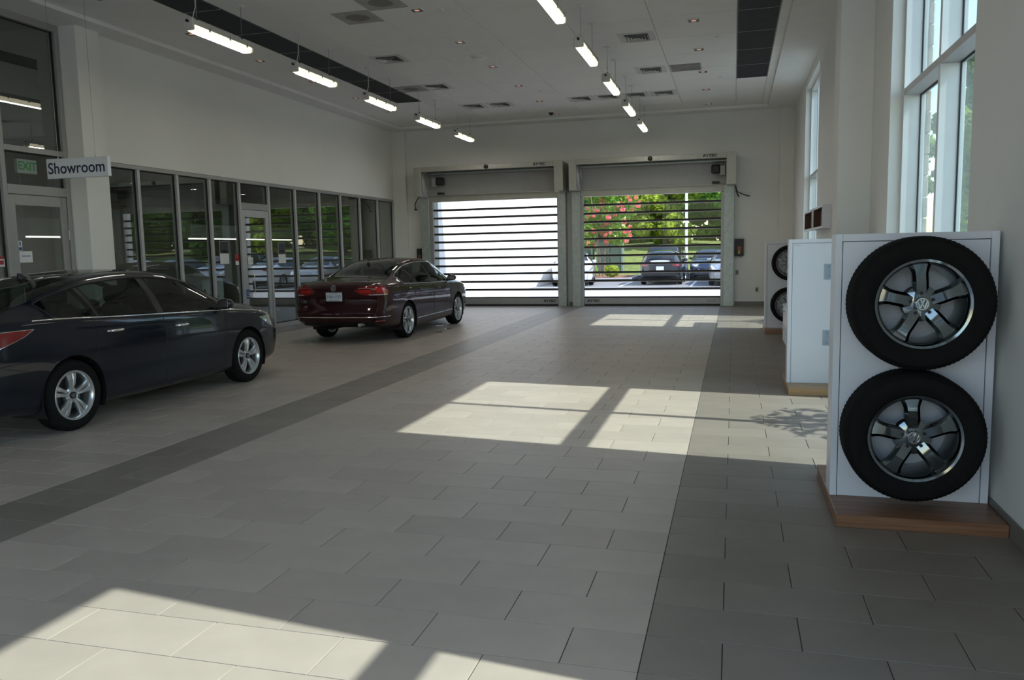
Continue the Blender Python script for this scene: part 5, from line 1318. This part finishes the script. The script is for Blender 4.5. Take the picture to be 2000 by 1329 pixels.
# ---------------------------------------------------------------- parked cars outside
FAR_SEDAN = dict(PASSAT); FAR_SEDAN.update(wheel='far', rim=0.215, tw=0.20, R=0.325, tailin=[])
HATCH = dict(FAR_SEDAN); HATCH.update(
  st=[(-2.05, 1.00, 0.96, 0.76, 0.64, 0.40), (-1.95, 1.20, 0.98, 0.84, 0.60, 0.34), (-1.7, 1.38, 0.99, 0.875, 0.60, 0.28), (-1.2, 1.47, 0.985, 0.89, 0.59, 0.22), (-0.4, 1.49, 0.97, 0.89, 0.59, 0.2), (0.3, 1.46, 0.96, 0.89, 0.6, 0.2),
      (0.7, 1.36, 0.95, 0.89, 0.62, 0.2), (1.1, 1.14, 0.93, 0.885, 0.66, 0.2), (1.3, 1.05, 0.91, 0.88, 0.7, 0.2), (1.7, 0.97, 0.87, 0.86, 0.7, 0.21), (2.0, 0.86, 0.79, 0.76, 0.6, 0.24), (2.1, 0.78, 0.72, 0.66, 0.52, 0.28)],
  wb=2.6, win=[(-0.05, 0.92), (-0.95, -0.15), (-1.5, -1.0)], rearglass=(-2.0, -1.62), tail=([0.80, 0.88, 0.95], [-0.24, -0.24, -0.2], [0.06, 0.1, 0.08]), tailz=([0.35, 0.5, 0.62, 0.9, 1.2], [0.05, -0.03, -0.03, 0.02, 0.08]), platez=0.72)
SUV = dict(HATCH); SUV.update(
  st=[(-2.2, 1.15, 1.08, 0.80, 0.70, 0.45), (-2.1, 1.45, 1.10, 0.88, 0.68, 0.38), (-1.8, 1.68, 1.11, 0.92, 0.68, 0.32), (-1.0, 1.76, 1.10, 0.93, 0.68, 0.28), (0.2, 1.74, 1.08, 0.93, 0.68, 0.28), (0.6, 1.62, 1.06, 0.93, 0.7, 0.28), (1.05, 1.28, 1.04, 0.925, 0.72, 0.28),
      (1.25, 1.17, 1.02, 0.92, 0.76, 0.28), (1.8, 1.10, 0.98, 0.90, 0.76, 0.28), (2.15, 1.0, 0.90, 0.82, 0.7, 0.3), (2.3, 0.9, 0.82, 0.72, 0.6, 0.34)],
  wb=2.75, R=0.37, rim=0.24, win=[(-0.05, 0.9), (-1.0, -0.15), (-1.9, -1.1)], rearglass=(-2.16, -1.86), tail=([0.95, 1.05, 1.15], [-0.2, -0.2, -0.18], [0.06, 0.1, 0.08]), head=([0.74, 0.82, 0.90], [-0.22, -0.24, -0.2], [0.1, 0.25, 0.3]))
def pcar(x, y, rz, sp, c, label, metal=0.3): 
    nm = 'car_paint_%02d' % len([k for k in MATS if k.startswith('car_paint')])
    return make_car('parked_car', label, 'car', (x, y, -0.035), rz, sp, mat(nm, c, 0.25, metal, coat=1.0, vary=0.02), 'cars parked outside', fine=0)
blk, BB, _ = pcar(-2.68, 33.9, 0, HATCH, (0.008, 0.009, 0.013), 'black hatchback parked tail-on outside the right roller door')
pcar(-3.05, 38.7, PI, SUV, (0.03, 0.035, 0.05), 'dark tall car parked nose-on behind the black hatchback')
pcar(0.25, 33.0, PI, FAR_SEDAN, (0.32, 0.33, 0.34), 'silver sedan parked nose-on beside the black hatchback')
pcar(-0.82, 38.9, PI, FAR_SEDAN, (0.02, 0.03, 0.07), 'dark blue sedan parked behind the lamp post')
pcar(-6.72, 33.6, math.radians(188), FAR_SEDAN, (0.75, 0.75, 0.75), 'white sedan parked against the white building', 0.0)
pcar(3.05, 33.4, 0, FAR_SEDAN, (0.72, 0.72, 0.72), 'white sedan parked tail-on next to the silver sedan', 0.0)
pcar(5.95, 33.6, PI, SUV, (0.35, 0.36, 0.38), 'silver tall car parked in the row outside')
pcar(8.85, 33.4, 0, FAR_SEDAN, (0.04, 0.05, 0.09), 'navy sedan parked in the row outside')
pcar(11.75, 33.4, 0, HATCH, (0.70, 0.70, 0.70), 'white hatchback parked at the end of the row outside', 0.0)
# white rear window decal on the black hatchback
q = MB(); n = 20
q.prism([(0.42*math.cos(2*PI*i/n), 0.05*math.sin(2*PI*i/n)) for i in range(n)], -0.004, 0.0, 'xz'); q.build('window_decal', M_paper, blk, loc=(0.0, BB.deform(BB.l0, 0, 1.0)[1]-0.03, 1.02))
# small wet spots on the tiles by the maroon sedan
M_wet = mat('water_film', (0.30, 0.265, 0.23), 0.03, vary=0.05, spec=0.6)
rgp = random.Random(21)
for (x, y, rx_, ry_, lab) in ((-5.80, 13.25, 0.13, 0.16, 'wet spot on the tiles behind the front wheel of the maroon sedan'), (-5.36, 12.7, 0.08, 0.12, 'small wet spot on the tiles beside the maroon sedan, nearest its front wheel'),
                              (-5.29, 12.0, 0.09, 0.14, 'wet spot on the tiles beside the doors of the maroon sedan'), (-7.12, 10.22, 0.15, 0.12, 'wet spot on the tiles behind the left rear wheel of the maroon sedan')):
    n = 18; pts = []
    for i in range(n):
        a = 2*PI*i/n; f = rgp.uniform(0.65, 1.15); pts.append((rx_*f*math.cos(a), ry_*f*math.sin(a)))
    q = MB(); q.prism(pts, 0.0002, 0.0015, 'xy'); tag(q.build('puddle', M_wet, loc=(x, y, 0)), lab, 'puddle', 'wet spots on the floor')
